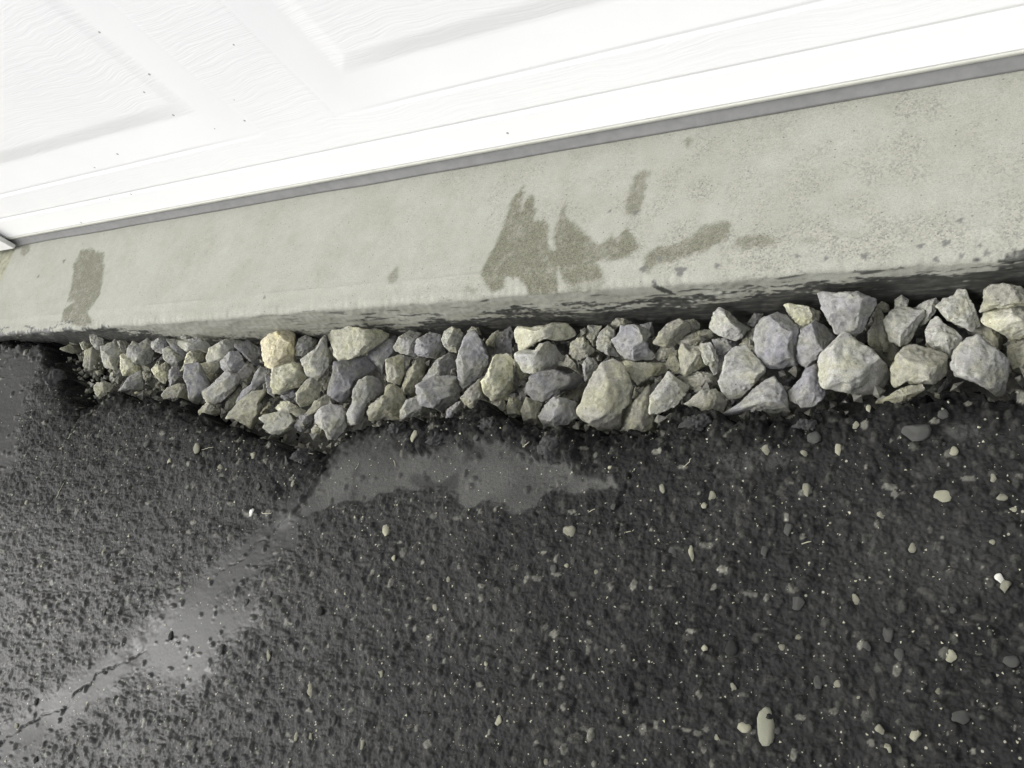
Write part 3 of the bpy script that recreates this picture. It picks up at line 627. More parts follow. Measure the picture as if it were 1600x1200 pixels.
# window, depth layer (0 on top), colour, what it looks like (landmarks only), outline
ST = [
 (0,1,'B','',[(415,190),(450,185),(480,215),(470,235),(420,215)]),
 (0,1,'B','thin khaki chip at the far left end of the stones',[(365,245),(420,225),(470,240),(485,265),(430,272),(380,258)]),
 (0,1,'Y','',[(480,215),(520,200),(550,230),(530,260),(495,250)]),
 (0,1,'B','',[(465,285),(500,280),(518,350),(490,360)]),
 (1,0,'C','small pale wedge touching the slab at the left end',[(80,110),(150,100),(250,160),(260,230),(200,290),(150,270),(100,200)]),
 (1,1,'B','',[(40,330),(120,290),(220,320),(240,440),(240,570),(160,620),(60,580),(20,480)]),
 (1,2,'B','',[(60,560),(150,600),(230,600),(240,690),(200,720),(120,660),(30,590)]),
 (1,0,'C','rough pitted pale stone below the leftmost slab chip',[(225,260),(370,200),(400,165),(440,200),(500,290),(480,380),(440,430),(420,520),(360,520),(270,500),(240,400)]),
 (1,1,'B','',[(430,190),(520,190),(580,230),(560,290),(520,380),(480,300)]),
 (1,0,'M','two-humped grey stone third from the left by the slab',[(560,290),(630,190),(700,215),(760,190),(800,150),(850,190),(870,350),(830,460),(760,500),(640,440),(560,370)]),
 (1,0,'Y','bright cream triangular stone near the left end',[(470,370),(530,350),(620,420),(700,500),(720,580),(600,600),(500,610),(470,520)]),
 (1,1,'C','',[(350,600),(400,550),(470,540),(500,620),(450,690),(370,700),(340,650)]),
 (1,0,'G','grey wedge with a flat triangular face near the left end',[(440,810),(560,650),(700,560),(740,640),(740,780),(620,810),(500,830)]),
 (1,0,'B','smooth rounded khaki stone at the lower left corner of the stones',[(140,760),(180,705),(280,700),(380,730),(400,800),(320,870),(215,910),(160,840)]),
 (1,1,'B','',[(740,500),(830,510),(860,590),(880,650),(820,700),(760,640)]),
 (1,2,'G','',[(800,720),(830,660),(920,680),(1000,740),(920,790),(850,850),(800,800)]),
 (1,1,'Y','',[(650,790),(780,800),(860,865),(760,850),(660,840)]),
 (1,0,'Y','cream flake with a jagged two-pointed top',[(860,540),(890,510),(920,470),(960,490),(1050,440),(1070,520),(1070,620),(1020,710),(960,680),(890,600)]),
 (1,0,'G','pale lilac-grey lump close to the slab at left',[(860,200),(940,155),(1060,160),(1080,250),(1000,340),(910,310),(860,260)]),
 (1,0,'C','buff block slanting down to the right, left part of the row',[(1000,290),(1090,250),(1200,320),(1250,400),(1200,490),(1100,490),(1010,400)]),
 (1,1,'G','',[(1060,180),(1150,170),(1200,230),(1290,310),(1240,370),(1120,280)]),
 (1,2,'D','',[(890,340),(990,350),(950,400),(880,430)]),
 (1,2,'G','',[(960,400),(1010,360),(1020,430),(960,480)]),
 (1,0,'C','boat-shaped pale stone lying along the slab with a grey chip on top',[(1165,170),(1230,170),(1350,160),(1420,140),(1530,190),(1580,260),(1540,330),(1420,290),(1300,310),(1190,230)]),
 (1,0,'G','small grey chip sitting on the boat-shaped pale stone',[(1220,130),(1290,80),(1350,120),(1340,170),(1230,160)]),
 (1,0,'Y','bright cream lumpy stone on top of the big grey block',[(1250,480),(1300,350),(1360,290),(1490,290),(1520,350),(1490,430),(1400,460),(1290,500),(1240,620),(1225,540)]),
 (1,0,'G','big smooth grey block leaning right under the bright cream lump',[(1280,500),(1400,470),(1470,480),(1530,620),(1580,740),(1490,830),(1460,940),(1370,980),(1310,880),(1300,720),(1260,650)]),
 (1,0,'G','upright grey egg left of the big smooth grey block',[(1080,560),(1120,510),(1190,510),(1230,580),(1240,700),(1180,740),(1090,740),(1070,650)]),
 (1,0,'B','khaki humped stone at the asphalt edge left of the grey block',[(990,840),(1060,770),(1190,720),(1260,730),(1300,860),(1320,960),(1250,960),(1150,890),(1020,905)]),
 (1,2,'G','',[(890,860),(930,810),(1000,810),(1000,870),(950,890)]),
 (2,0,'C','long pale stone left of the yellow cube, near the slab',[(160,310),(190,220),(340,145),(560,150),(590,210),(480,230),(430,280),(300,350),(180,375)]),
 (2,1,'D','dark grey-brown bar slanting down beside the yellow cube',[(470,220),(600,170),(700,240),(740,310),(740,380),(820,430),(800,480),(700,440),(560,310)]),
 (2,0,'G','grey pentagon stone left of the yellow cube',[(300,370),(390,275),(480,265),(510,310),(550,400),(470,500),(400,490),(320,440)]),
 (2,1,'B','',[(95,400),(280,360),(340,450),(290,520),(220,590),(150,480)]),
 (2,1,'M','',[(480,500),(560,410),(620,410),(645,480),(610,590),(540,640),(500,560)]),
 (2,0,'M','knuckle-shaped mottled stone right of the big smooth grey block',[(105,690),(230,590),(340,480),(470,510),(490,580),(440,670),(300,780),(220,800),(150,770)]),
 (2,1,'G','grey spike pointing up between two khaki stones',[(480,750),(520,670),(620,600),(650,520),(705,435),(770,490),(770,650),(700,660),(600,700),(510,770)]),
 (2,0,'B','small khaki stone on the asphalt edge below the knuckle-shaped one',[(65,890),(160,790),(290,870),(300,910),(210,945),(80,920)]),
 (2,1,'B','',[(320,900),(370,780),(480,660),(500,690),(480,770),(420,860),(350,930)]),
 (2,0,'B','large flat khaki slab pointing down at the asphalt, left half',[(380,910),(480,800),(620,690),(760,670),(760,720),(720,790),(720,850),(680,950),(620,1055),(500,980),(440,950),(380,960)]),
 (2,0,'W','cube-shaped stone with a warm yellow face',[(735,160),(800,100),(870,70),(1000,60),(1060,90),(1070,200),(1055,370),(960,400),(850,430),(760,390),(740,280)]),
 (2,0,'Y','pale cream block right under the yellow cube',[(835,520),(850,440),(1040,390),(1110,400),(1190,530),(1100,630),(1000,650),(930,695),(850,680),(830,600)]),
 (2,1,'G','',[(770,530),(830,480),(840,660),(930,720),(870,735),(790,680)]),
 (2,1,'M','small round grey stone right of the yellow cube',[(1085,220),(1120,140),(1180,105),(1290,150),(1270,230),(1170,300),(1090,290)]),
 (3,0,'C','pale stone with a pointed top, left of the biggest white stone',[(-60,370),(0,320),(80,270),(130,170),(170,145),(200,250),(255,360),(190,440),(130,560),(90,575),(0,530)]),
 (2,0,'B','egg-shaped khaki stone below the pointed pale stone',[(1085,690),(1190,560),(1250,535),(1330,600),(1330,740),(1210,820),(1130,840),(1090,780)]),
 (3,2,'B','',[(100,590),(190,520),(240,440),(220,600),(170,680)]),
 (2,1,'G','',[(930,730),(1000,650),(1080,640),(1100,720),(1110,800),(1000,780)]),
 (2,0,'Y','bone-shaped cream stone lying over a pale block',[(875,850),(930,775),(1010,780),(1110,840),(1190,880),(1180,940),(1090,950),(1030,900),(900,880)]),
 (2,2,'B','',[(720,910),(790,810),(890,750),(910,800),(860,890),(760,920)]),
 (2,0,'C','pale faceted stone at the asphalt edge under the bone-shaped one',[(710,960),(760,920),(880,900),(980,860),(1060,990),(1020,1070),(920,1120),(830,1110),(750,1050),(760,1010)]),
 (3,1,'B','',[(20,850),(80,760),(200,700),(260,760),(380,780),(390,830),(220,790),(130,820),(80,900),(30,900)]),
 (3,1,'G','',[(-110,990),(-60,900),(60,870),(80,940),(0,1000),(-60,1040)]),
 (3,0,'M','large stone with a white lower face at the tip of the grey patch',[(75,890),(130,820),(220,790),(330,810),(370,880),(370,1000),(350,1040),(270,1120),(190,1110),(150,1030),(80,960)]),
 (3,1,'B','',[(45,1030),(80,985),(140,1020),(180,1080),(120,1110),(60,1090)]),
 (3,0,'Y','largest whitish stone lying lengthwise against the slab',[(205,150),(240,100),(400,60),(480,75),(560,90),(680,90),(770,150),(700,220),(560,310),(420,360),(310,385),(250,330),(255,290)]),
 (3,0,'D','large dark grey ridged stone below the largest whitish stone',[(190,620),(240,500),(250,400),(310,385),(420,365),(520,350),(600,410),(640,460),(560,520),(440,590),(400,710),(330,770),(260,740),(190,690)]),
 (3,0,'G','arch-shaped grey stone with a cleft in the middle',[(365,890),(420,760),(430,660),(480,570),(560,530),(650,540),(700,600),(715,680),(640,740),(560,780),(545,860),(520,940),(430,990),(400,990)]),
 (3,1,'G','flat lilac-grey stone behind the upright cream brick',[(570,350),(600,290),(720,210),(820,170),(840,220),(820,270),(870,310),(760,370),(750,440),(715,495),(640,450),(610,390)]),
 (3,0,'M','ridged grey stone by the slab, right of the largest whitish one',[(810,250),(860,160),(960,100),(1080,130),(1035,180),(1030,240),(1010,300),(1040,355),(930,325),(830,290)]),
 (3,0,'G','squat lilac-grey stone by the slab left of a cream ball',[(1010,270),(1030,180),(1150,115),(1260,140),(1260,220),(1310,300),(1210,360),(1080,340),(1020,320)]),
 (3,0,'Y','upright brick-shaped cream stone in mid row',[(735,375),(850,330),(910,340),(905,440),(910,500),(870,600),(820,600),(750,570),(740,480)]),
 (3,2,'B','',[(700,540),(740,490),(760,600),(740,640),(700,600)]),
 (3,1,'B','almond-shaped khaki stone right of the upright cream brick',[(905,600),(950,480),(1050,370),(1120,365),(1130,430),(1070,560),(1040,670),(980,690),(920,660)]),
 (3,2,'D','',[(910,350),(1040,360),(960,450),(910,500)]),
 (3,0,'B','lobed khaki stone at the asphalt below the upright cream brick',[(565,860),(590,790),(720,700),(740,620),(800,600),(860,640),(900,690),(930,760),(880,830),(870,930),(770,940),(590,945)]),
 (3,0,'M','mottled stone beside the lobed khaki stone, over a dark hollow',[(870,850),(930,750),(1040,710),(1160,800),(1180,870),(1080,890),(950,920),(880,950)]),
 (4,1,'M','',[(60,510),(150,400),(270,330),(320,350),(310,550),(200,570),(50,620),(10,600)]),
 (4,0,'G','big knobbly grey lump right of the almond-shaped stone',[(-60,640),(10,600),(100,560),(260,550),(330,560),(385,620),(370,770),(280,840),(180,890),(90,860),(-20,840),(-50,740)]),
 (4,0,'G','small pale oval stone at the asphalt below the knobbly lump',[(220,980),(250,880),(340,810),(390,800),(420,900),(370,960),(240,1035)]),
 (4,0,'C','small cream ball by the slab left of the big grey diamond',[(190,190),(220,110),(290,70),(370,90),(420,160),(400,250),(350,320),(270,310),(210,250)]),
 (4,0,'G','big grey diamond-shaped stone standing on its point',[(335,400),(370,290),(400,200),(450,130),(520,110),(590,200),(650,360),(650,430),(570,550),(450,640),(390,665),(350,590)]),
 (4,1,'B','',[(450,110),(490,70),(550,80),(575,150),(530,130),(460,140)]),
 (4,1,'Y','',[(635,210),(690,140),(740,110),(800,120),(780,180),(730,260),(650,250)]),
 (4,1,'D','dark grey upright stone behind the pear-shaped one',[(725,330),(730,220),(760,150),(860,80),(900,150),(885,330),(800,340)]),
 (4,0,'Y','pear-shaped cream stone right of the big grey diamond',[(580,600),(640,520),(690,390),(720,350),(840,340),(890,390),(900,500),(885,700),(850,720),(860,780),(780,790),(680,790),(600,700)]),
 (4,0,'B','faceted khaki stone tucked between diamond and pear-shaped stones',[(375,770),(450,680),(570,580),(590,640),(600,760),(660,820),(610,880),(520,900),(420,830)]),
 (4,1,'B','',[(660,860),(700,800),(800,790),(830,880),(850,960),(780,950),(690,890)]),
 (4,1,'B','',[(840,860),(860,780),(930,770),(985,820),(970,940),(880,965),(850,930)]),
 (4,0,'Y','long cream block against the slab with a dark end',[(915,140),(930,60),(1060,60),(1200,55),(1280,25),(1420,30),(1505,130),(1480,190),(1330,215),(1200,190),(1080,250),(1000,320),(960,310)]),
 (4,0,'C','pale double-humped stone above the large dark rough one',[(900,330),(1000,290),(1110,290),(1150,240),(1240,215),(1320,270),(1370,350),(1360,420),(1280,500),(1100,530),(1000,510),(960,450)]),
 (4,1,'Y','',[(905,400),(950,380),(980,480),(1050,550),(1040,640),(960,600),(920,500)]),
 (4,0,'D','large dark grey rough stone left of the giant khaki slab',[(1020,690),(1060,560),(1150,510),(1300,490),(1420,530),(1540,540),(1575,600),(1500,680),(1390,710),(1290,760),(1200,800),(1090,780)]),
 (5,1,'Y','',[(190,490),(230,430),(280,395),(340,450),(400,540),(410,590),(350,540),(290,500)]),
 (5,2,'D','',[(180,300),(290,285),(300,380),(240,400),(200,350)]),
 (5,0,'B','khaki stone with a dark top facet and a straw on it',[(300,370),(310,280),(370,230),(430,220),(490,290),(540,340),(510,380),(400,435),(330,420)]),
 (5,2,'B','',[(510,390),(560,350),(610,390),(590,440),(520,420)]),
 (5,2,'B','',[(380,210),(440,140),(470,220),(420,230)]),
 (5,0,'G','small grey upright stone at the shoulder of the giant khaki slab',[(420,470),(470,405),(530,430),(570,490),(530,560),(450,650),(430,580)]),
 (5,0,'G','lilac-grey oval stone at the asphalt left of the giant khaki slab',[(10,960),(70,860),(150,785),(240,790),(360,840),(350,900),(370,970),(280,1040),(180,1065),(60,1050)]),
 (4,1,'B','',[(985,900),(1030,780),(1130,800),(1190,830),(1140,920),(1160,1000),(1200,1060),(1150,1075),(1010,1010)]),
 (4,2,'G','',[(910,690),(960,660),(1030,660),(1020,760),(980,800),(930,740)]),
 (5,2,'B','',[(210,780),(360,700),(440,670),(420,760),(380,850),(340,830)]),
 (5,0,'B','giant flat khaki slab standing on the asphalt edge at centre',[(370,900),(440,730),(520,580),(600,470),(700,440),(800,480),(860,580),(885,700),(860,830),(800,900),(780,1050),(740,1095),(590,1090),(520,1050),(400,970)]),
 (5,2,'G','',[(620,450),(670,410),(770,415),(800,450),(700,450),(640,470)]),
 (5,1,'C','',[(460,180),(480,115),(600,125),(560,200),(545,290),(520,290),(470,220)]),
 (5,0,'M','mottled stone half behind the flat-faced grey one',[(550,270),(580,180),(660,110),(720,150),(740,200),(690,250),(740,330),(780,400),(660,390),(560,330)]),
 (5,1,'B','',[(690,100),(740,45),(800,50),(870,80),(840,110),(760,120),(730,150)]),
 (5,0,'G','large flat-faced lilac-grey stone by the tarred slab face',[(695,250),(760,190),(780,115),(900,105),(1030,150),(1060,200),(1030,260),(1050,330),(1100,390),(1060,430),(920,440),(820,420),(760,360)]),
 (5,1,'G','',[(960,110),(1070,85),(1090,190),(1060,220),(1020,150)]),
 (5,1,'Y','thin cream stone with a bumpy top right of the giant slab',[(800,470),(850,445),(960,465),(1180,475),(1200,510),(1160,560),(1060,600),(940,670),(890,600),(880,560)]),
 (5,2,'B','',[(880,830),(920,700),(1000,650),(1010,700),(920,800)]),
 (5,2,'B','',[(1010,660),(1070,600),(1160,570),(1080,650),(1030,700)]),
 (6,0,'B','striped khaki stone right of the flat-faced grey one',[(5,380),(50,280),(140,200),(230,160),(320,200),(345,270),(260,340),(200,400),(100,410)]),
 (6,1,'Y','',[(20,490),(70,420),(190,400),(220,440),(120,510),(60,525)]),
 (6,1,'C','',[(290,180),(370,170),(415,210),(410,270),(350,280)]),
 (6,1,'B','',[(240,370),(300,310),(450,265),(520,270),(560,320),(520,370),(420,400),(310,410)]),
 (6,0,'B','khaki stone with a square front face beside a white-tipped wedge',[(230,430),(270,375),(330,400),(430,410),(480,580),(390,620),(290,670),(245,650)]),
 (6,1,'B','',[(125,560),(160,480),(225,450),(240,640),(180,640)]),
 (6,0,'C','white-tipped wedge pointing down, right of centre',[(415,430),(430,380),(520,375),(560,440),(585,520),(575,640),(540,665),(500,590),(460,560)]),
 (6,1,'G','',[(540,360),(650,340),(750,370),(740,420),(660,500),(620,640),(580,640),(590,500)]),
 (6,1,'B','',[(240,680),(400,640),(560,650),(600,690),(560,770),(430,790),(330,780)]),
 (6,0,'C','pale pyramid stone rising highest against the tarred slab face',[(505,240),(540,120),(590,60),(690,100),(760,180),(870,240),(800,330),(730,355),(640,330),(560,290)]),
 (6,2,'D','',[(850,200),(910,120),(970,125),(960,190),(900,225)]),
 (6,1,'B','',[(780,390),(880,260),(910,240),(910,400),(930,460),(840,430)]),
 (6,0,'G','big roundish lilac-grey stone right of the pale pyramid',[(905,330),(920,240),(980,160),(1100,110),(1200,140),(1290,230),(1310,290),(1280,440),(1290,560),(1170,610),(1050,600),(970,550),(920,450)]),
 (6,0,'C','large pale block leaning left below the big roundish grey stone',[(585,720),(620,620),(650,500),(720,420),(830,400),(900,470),(990,580),(1000,640),(900,750),(790,860),(680,870),(620,810)]),
 (6,2,'D','',[(940,600),(1030,600),(1000,680),(920,750)]),
 (9,0,'C','pale speckled block resting on the sloping khaki stone right of the giant slab',[(1013,640),(1016,618),(1035,593),(1044,580),(1058,592),(1077,604),(1070,620),(1052,637),(1030,646),(1016,646)]),
 (5,1,'B','sloping khaki stone at the asphalt right of the giant slab',[(805,1000),(860,890),(960,780),(1040,700),(1060,900),(1120,1000),(1110,1100),(1000,1090),(900,1110),(820,1060)]),
 (6,1,'C','',[(30,1150),(60,1080),(150,1010),(260,990),(180,1040),(100,1080)]),
 (6,0,'B','khaki-edged faceted stone at the asphalt left of the grey triangle',[(275,930),(350,860),(440,800),(560,790),(610,830),(660,920),(610,1030),(450,1040),(380,980),(300,960)]),
 (6,0,'G','big grey triangle lying flat on the asphalt edge',[(610,1040),(680,970),(830,850),(1000,710),(1080,680),(1160,770),(1200,860),(1215,1010),(1110,1060),(980,1000),(800,990),(680,1040)]),
 (6,2,'D','',[(660,890),(740,870),(760,900),(700,940)]),
 (6,2,'D','',[(1040,610),(1150,620),(1330,590),(1350,640),(1230,740),(1150,740),(1080,690)]),
 (7,1,'Y','cream chip by the slab left of the tall grey bucket-shaped stone',[(150,200),(190,185),(320,210),(410,250),(400,310),(340,370),(280,370),(190,290)]),
 (7,0,'G','large bucket-shaped grey stone against the tarred slab face',[(410,100),(440,80),(560,85),(730,85),(870,145),(880,190),(790,350),(760,420),(700,445),(550,420),(500,330),(440,220)]),
 (7,0,'G','pale grey stone left of the giant cream triangle',[(230,580),(270,390),(390,320),(450,350),(550,460),(480,530),(420,640),(380,660),(300,710),(240,640)]),
 (7,0,'G','lilac-grey stone at the lower left of the giant cream triangle',[(165,890),(270,790),(300,720),(400,670),(440,800),(470,900),(440,970),(370,1020),(280,1025),(180,960)]),
 (7,0,'C','giant cream triangular stone, the largest in the right half',[(415,650),(440,590),(540,490),(600,430),(650,415),(720,470),(850,560),(950,670),(990,760),(970,840),(880,910),(770,930),(680,910),(560,880),(450,860),(430,840)]),
 (7,1,'B','',[(880,240),(940,260),(950,340),(1000,470),(1060,550),(980,670),(900,590),(830,500),(830,420),(880,340)]),
 (7,2,'D','',[(810,360),(860,260),(900,240),(880,340)]),
 (7,1,'B','',[(890,200),(930,165),(980,190),(990,240),(930,250)]),
 (7,1,'C','small pale nub standing up by the slab right of the bucket-shaped stone',[(1035,220),(1040,150),(1090,115),(1140,150),(1130,200)]),
 (8,0,'C','white-edged faceted stone above right of the giant cream triangle',[(5,350),(60,280),(160,245),(260,270),(320,280),(330,330),(260,420),(200,530),(130,550),(50,510),(20,420)]),
 (8,1,'M','',[(250,260),(330,210),(400,190),(430,220),(400,290),(350,350),(280,400),(320,310)]),
 (8,0,'C','pale mitten-shaped stone near the slab at right',[(415,240),(470,185),(550,160),(580,110),(650,115),(700,220),(750,350),(760,390),(690,440),(600,400),(500,350),(450,290)]),
 (8,0,'C','pale wedge with a sharp white ridge below the mitten-shaped stone',[(330,440),(370,360),(430,315),(470,370),(570,440),(620,500),(550,600),(540,680),(500,620),(400,580),(340,520)]),
 (8,0,'B','big khaki stone with a curved ridge right of the giant cream triangle',[(60,720),(110,620),(180,555),(250,545),(380,580),(495,620),(490,770),(400,850),(250,850),(170,840),(110,880),(65,840)]),
 (8,0,'M','large pale shield-shaped stone at the asphalt near the right edge',[(530,700),(560,590),(640,510),(740,465),(800,510),(900,590),(980,660),(975,780),(940,930),(890,950),(780,880),(700,830),(570,790)]),
 (8,1,'B','',[(690,460),(770,385),(850,410),(920,490),(910,570),(860,560),(770,480)]),
 (8,0,'Y','cream flat-topped stone cut by the right edge of the view',[(765,340),(800,280),(880,240),(1100,215),(1200,250),(1200,460),(1090,490),(1000,505),(900,440),(800,390)]),
 (8,1,'B','khaki stone by the slab at the right edge, topmost there',[(775,280),(800,200),(810,120),(860,80),(950,75),(1060,100),(1150,160),(1150,230),(1000,245),(880,250)]),
 (8,1,'B','',[(985,530),(1010,500),(1120,490),(1200,520),(1200,740),(1100,760),(1020,730),(985,620)]),
 (8,2,'D','',[(1035,800),(1060,770),(1150,765),(1150,880),(1090,870)]),
 (8,0,'B','flat khaki sliver leaning on the asphalt under the curved-ridge stone',[(0,960),(80,910),(200,860),(300,855),(330,890),(300,915),(200,980),(100,995),(-40,1000),(-75,985)]),
 (8,2,'D','',[(350,900),(410,850),(440,880),(400,920)]),
 (8,2,'G','',[(420,900),(470,850),(500,800),(530,830),(490,880),(450,915)]),
 (7,2,'D','',[(510,960),(580,920),(590,960),(540,990)]),
 (7,2,'D','',[(590,1000),(640,940),(665,990)]),
 (7,1,'B','',[(680,900),(770,920),(740,965)]),
 (7,2,'D','',[(310,1060),(450,1010),(510,1010),(490,1060),(380,1090)]),
]

def cube_sphere(n):
    g = np.tan(np.linspace(-1, 1, n + 1) * math.pi / 4)
    A, B = np.meshgrid(g, g, indexing='ij'); O = np.ones_like(A)
    V, Fs, k = [], [], 0
    for f in ((O, A, B), (-O, B, A), (A, B, O), (B, A, -O), (B, O, A), (A, -O, B)):
        V.append(np.stack(f, -1).reshape(-1, 3)); Fs.append(grid_faces(n + 1, n + 1) + k); k += (n + 1) ** 2
    V = np.concatenate(V); V /= np.linalg.norm(V, axis=1)[:, None]
    _, idx, inv = np.unique(np.round(V, 5), axis=0, return_index=True, return_inverse=True)
    return V[idx], inv.ravel()[np.concatenate(Fs)]
CSV, CSF = cube_sphere(20)
def stone_mesh(poly2, thick, seed, rough=1.0):
    """closed rock: its outline seen from above is poly2 (metres); front and back bulge by thick and are broken flat by planes"""
    rg = np.random.default_rng(seed)
    poly2 = np.asarray(poly2, float); n = len(poly2); fine = []
    for i in range(n):
        a, b = poly2[i], poly2[(i + 1) % n]
        for t in np.linspace(0, 1, 14, endpoint=False): fine.append(a + (b - a) * t)
    fine = np.array(fine); fa = np.arctan2(fine[:, 1], fine[:, 0]) % (2 * np.pi); fr = np.hypot(fine[:, 0], fine[:, 1])
    o = np.argsort(fa); NB = 96
    tb = np.linspace(0, 2 * np.pi, NB, endpoint=False)
    rb = np.interp(tb, np.concatenate([fa[o] - 2 * np.pi, fa[o], fa[o] + 2 * np.pi]), np.tile(fr[o], 3))
    rb = 0.2 * np.roll(rb, 1) + 0.6 * rb + 0.2 * np.roll(rb, -1)
    def rad_at(a, tab): return np.interp(a % (2 * np.pi), np.append(tb, 2 * np.pi), np.append(tab, tab[0]))
    D = CSV
    th = np.arctan2(D[:, 1], D[:, 0]); lat = np.hypot(D[:, 0], D[:, 1]); rm = float(np.median(rb))
    w = lat ** 0.6
    Rr = rad_at(th, rb) * w + rm * (1 - w)
    lt = lat ** 0.75
    P = np.stack([Rr * lt * np.cos(th), Rr * lt * np.sin(th), thick * np.sign(D[:, 2]) * np.abs(D[:, 2]) ** 0.75], -1)
    K = 12
    for k in range(K):
        front = k < 7
        tilt = math.radians(rg.uniform(18, 60)) if k else math.radians(rg.uniform(4, 24))
        az = rg.uniform(0, 2 * math.pi)
        nn = np.array([math.sin(tilt) * math.cos(az), math.sin(tilt) * math.sin(az), math.cos(tilt) * (1 if front else -1)])
        sN = P @ nn; d = sN.max() * (rg.uniform(0.52, 0.72) if k == 0 else rg.uniform(0.60, 0.86))
        P = P - np.maximum(sN - d, 0)[:, None] * nn * 0.99
    off = rg.uniform(0, 50, 3)
    nrm = P / (np.linalg.norm(P, axis=1)[:, None] + 1e-9)
    rid = 1 - 2 * np.abs(perlin(*(P / rm * 1.9 + off + 9).T))
    disp = perlin(*(P / rm * 1.3 + off).T) * 0.06 + rid * 0.022 + perlin(*(P / rm * 4.2 + off).T) * 0.050 + perlin(*(P / rm * 9.5 + off).T) * 0.022 + perlin(*(P * 420 + off).T) * 0.0007 / rm
    P = P + nrm * (disp * rm * rough)[:, None]
    # bring the outline back to the traced one
    a = np.arctan2(P[:, 1], P[:, 0]) % (2 * np.pi); rr = np.hypot(P[:, 0], P[:, 1])
    bi = (a / (2 * np.pi) * NB).astype(int) % NB
    act = np.zeros(NB); np.maximum.at(act, bi, rr)
    act = np.maximum.reduce([act, np.roll(act, 1), np.roll(act, -1)])
    act = (np.roll(act, 2) + np.roll(act, 1) + act + np.roll(act, -1) + np.roll(act, -2)) / 5
    fac = np.clip(rb / np.maximum(act, 1e-6), 0.75, 1.7)
    fa_ = rad_at(a, fac); f = 1 + (fa_ - 1) * np.clip(rr / np.maximum(rad_at(a, act), 1e-6) * 1.3, 0, 1)
    P[:, :2] *= f[:, None]
    return P, CSF

GROUP = 'crushed limestone filling the gap'
placed = []
for si, (rg_, lay, colr, desc, pts) in enumerate(ST):
    x0, y0, s = REG[rg_]
    px = np.array([(x0 + a * s, y0 + b * s) for a, b in pts], float)
    # area centroid, nudged towards the vertex mean
    x, y = px[:, 0], px[:, 1]; x1, y1 = np.roll(x, -1), np.roll(y, -1)
    cr = x * y1 - x1 * y; A = cr.sum() / 2
    c = np.array([((x + x1) * cr).sum() / (6 * A), ((y + y1) * cr).sum() / (6 * A)])
    grow = (1.06, 1.19, 1.30)[lay]
    if c[0] < 450: grow += 0.07
    px = c + (px - c) * grow
    area = abs(A) * grow * grow
    leftness = smooth01(np.array((320 - c[0]) / 200.0))
    z = -0.052 + 0.012 * float(leftness) - (0.0, 0.013, 0.026)[lay]
    for _ in range(3):
        P0 = at(c[0], c[1], z)
        dist = np.linalg.norm(P0 - CAM)
        rad = math.sqrt(area / math.pi) * dist / 1400
        z = -0.060 + 0.012 * float(leftness) + 0.42 * rad - (0.0, 0.013, 0.025)[lay]
    P0 = at(c[0], c[1], z)
    # keep clear of the slab face
    for _ in range(8):
        if P0[1] + rad * 0.80 < -0.0015: break
        P0 = P0 + (CAM - P0) / np.linalg.norm(CAM - P0) * 0.004
    e3 = (CAM - P0); dist = np.linalg.norm(e3); e3 /= dist
    right = AX[:, 0] - e3 * (AX[:, 0] @ e3); right /= np.linalg.norm(right); up = np.cross(e3, right)
    loc2 = []
    for u, v in px:
        rr = ray(u, v); t = ((P0 - CAM) @ e3) / (rr @ e3); q = CAM + rr * t - P0
        loc2.append((q @ right, q @ up))
    loc2 = np.array(loc2)
    cov = np.cov(loc2.T); minor = math.sqrt(max(np.linalg.eigvalsh(cov)[0], 1e-9)) * 1.5
    thick = float(np.clip(minor * 0.95, 0.35 * rad, 0.85 * rad))
    V, Fq = stone_mesh(loc2, thick, 1000 + si)
    V = V[:, 0:1] * right + V[:, 1:2] * up + V[:, 2:3] * e3
    me = mesh_from('stone', V, Fq)
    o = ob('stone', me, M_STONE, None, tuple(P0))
    k = 0.70 * (1.0 + random.uniform(-0.09, 0.09))
    k *= 1.12 if c[0] < 520 else 1.0
    h = HUE[colr]; g_ = sum(h) / 3; h = [g_ + (q - g_) * SAT for q in h]; o.color = (h[0] * k, h[1] * k, h[2] * k * random.uniform(0.97, 1.03), 1)
    placed.append((o, c, rad, colr, desc, lay))

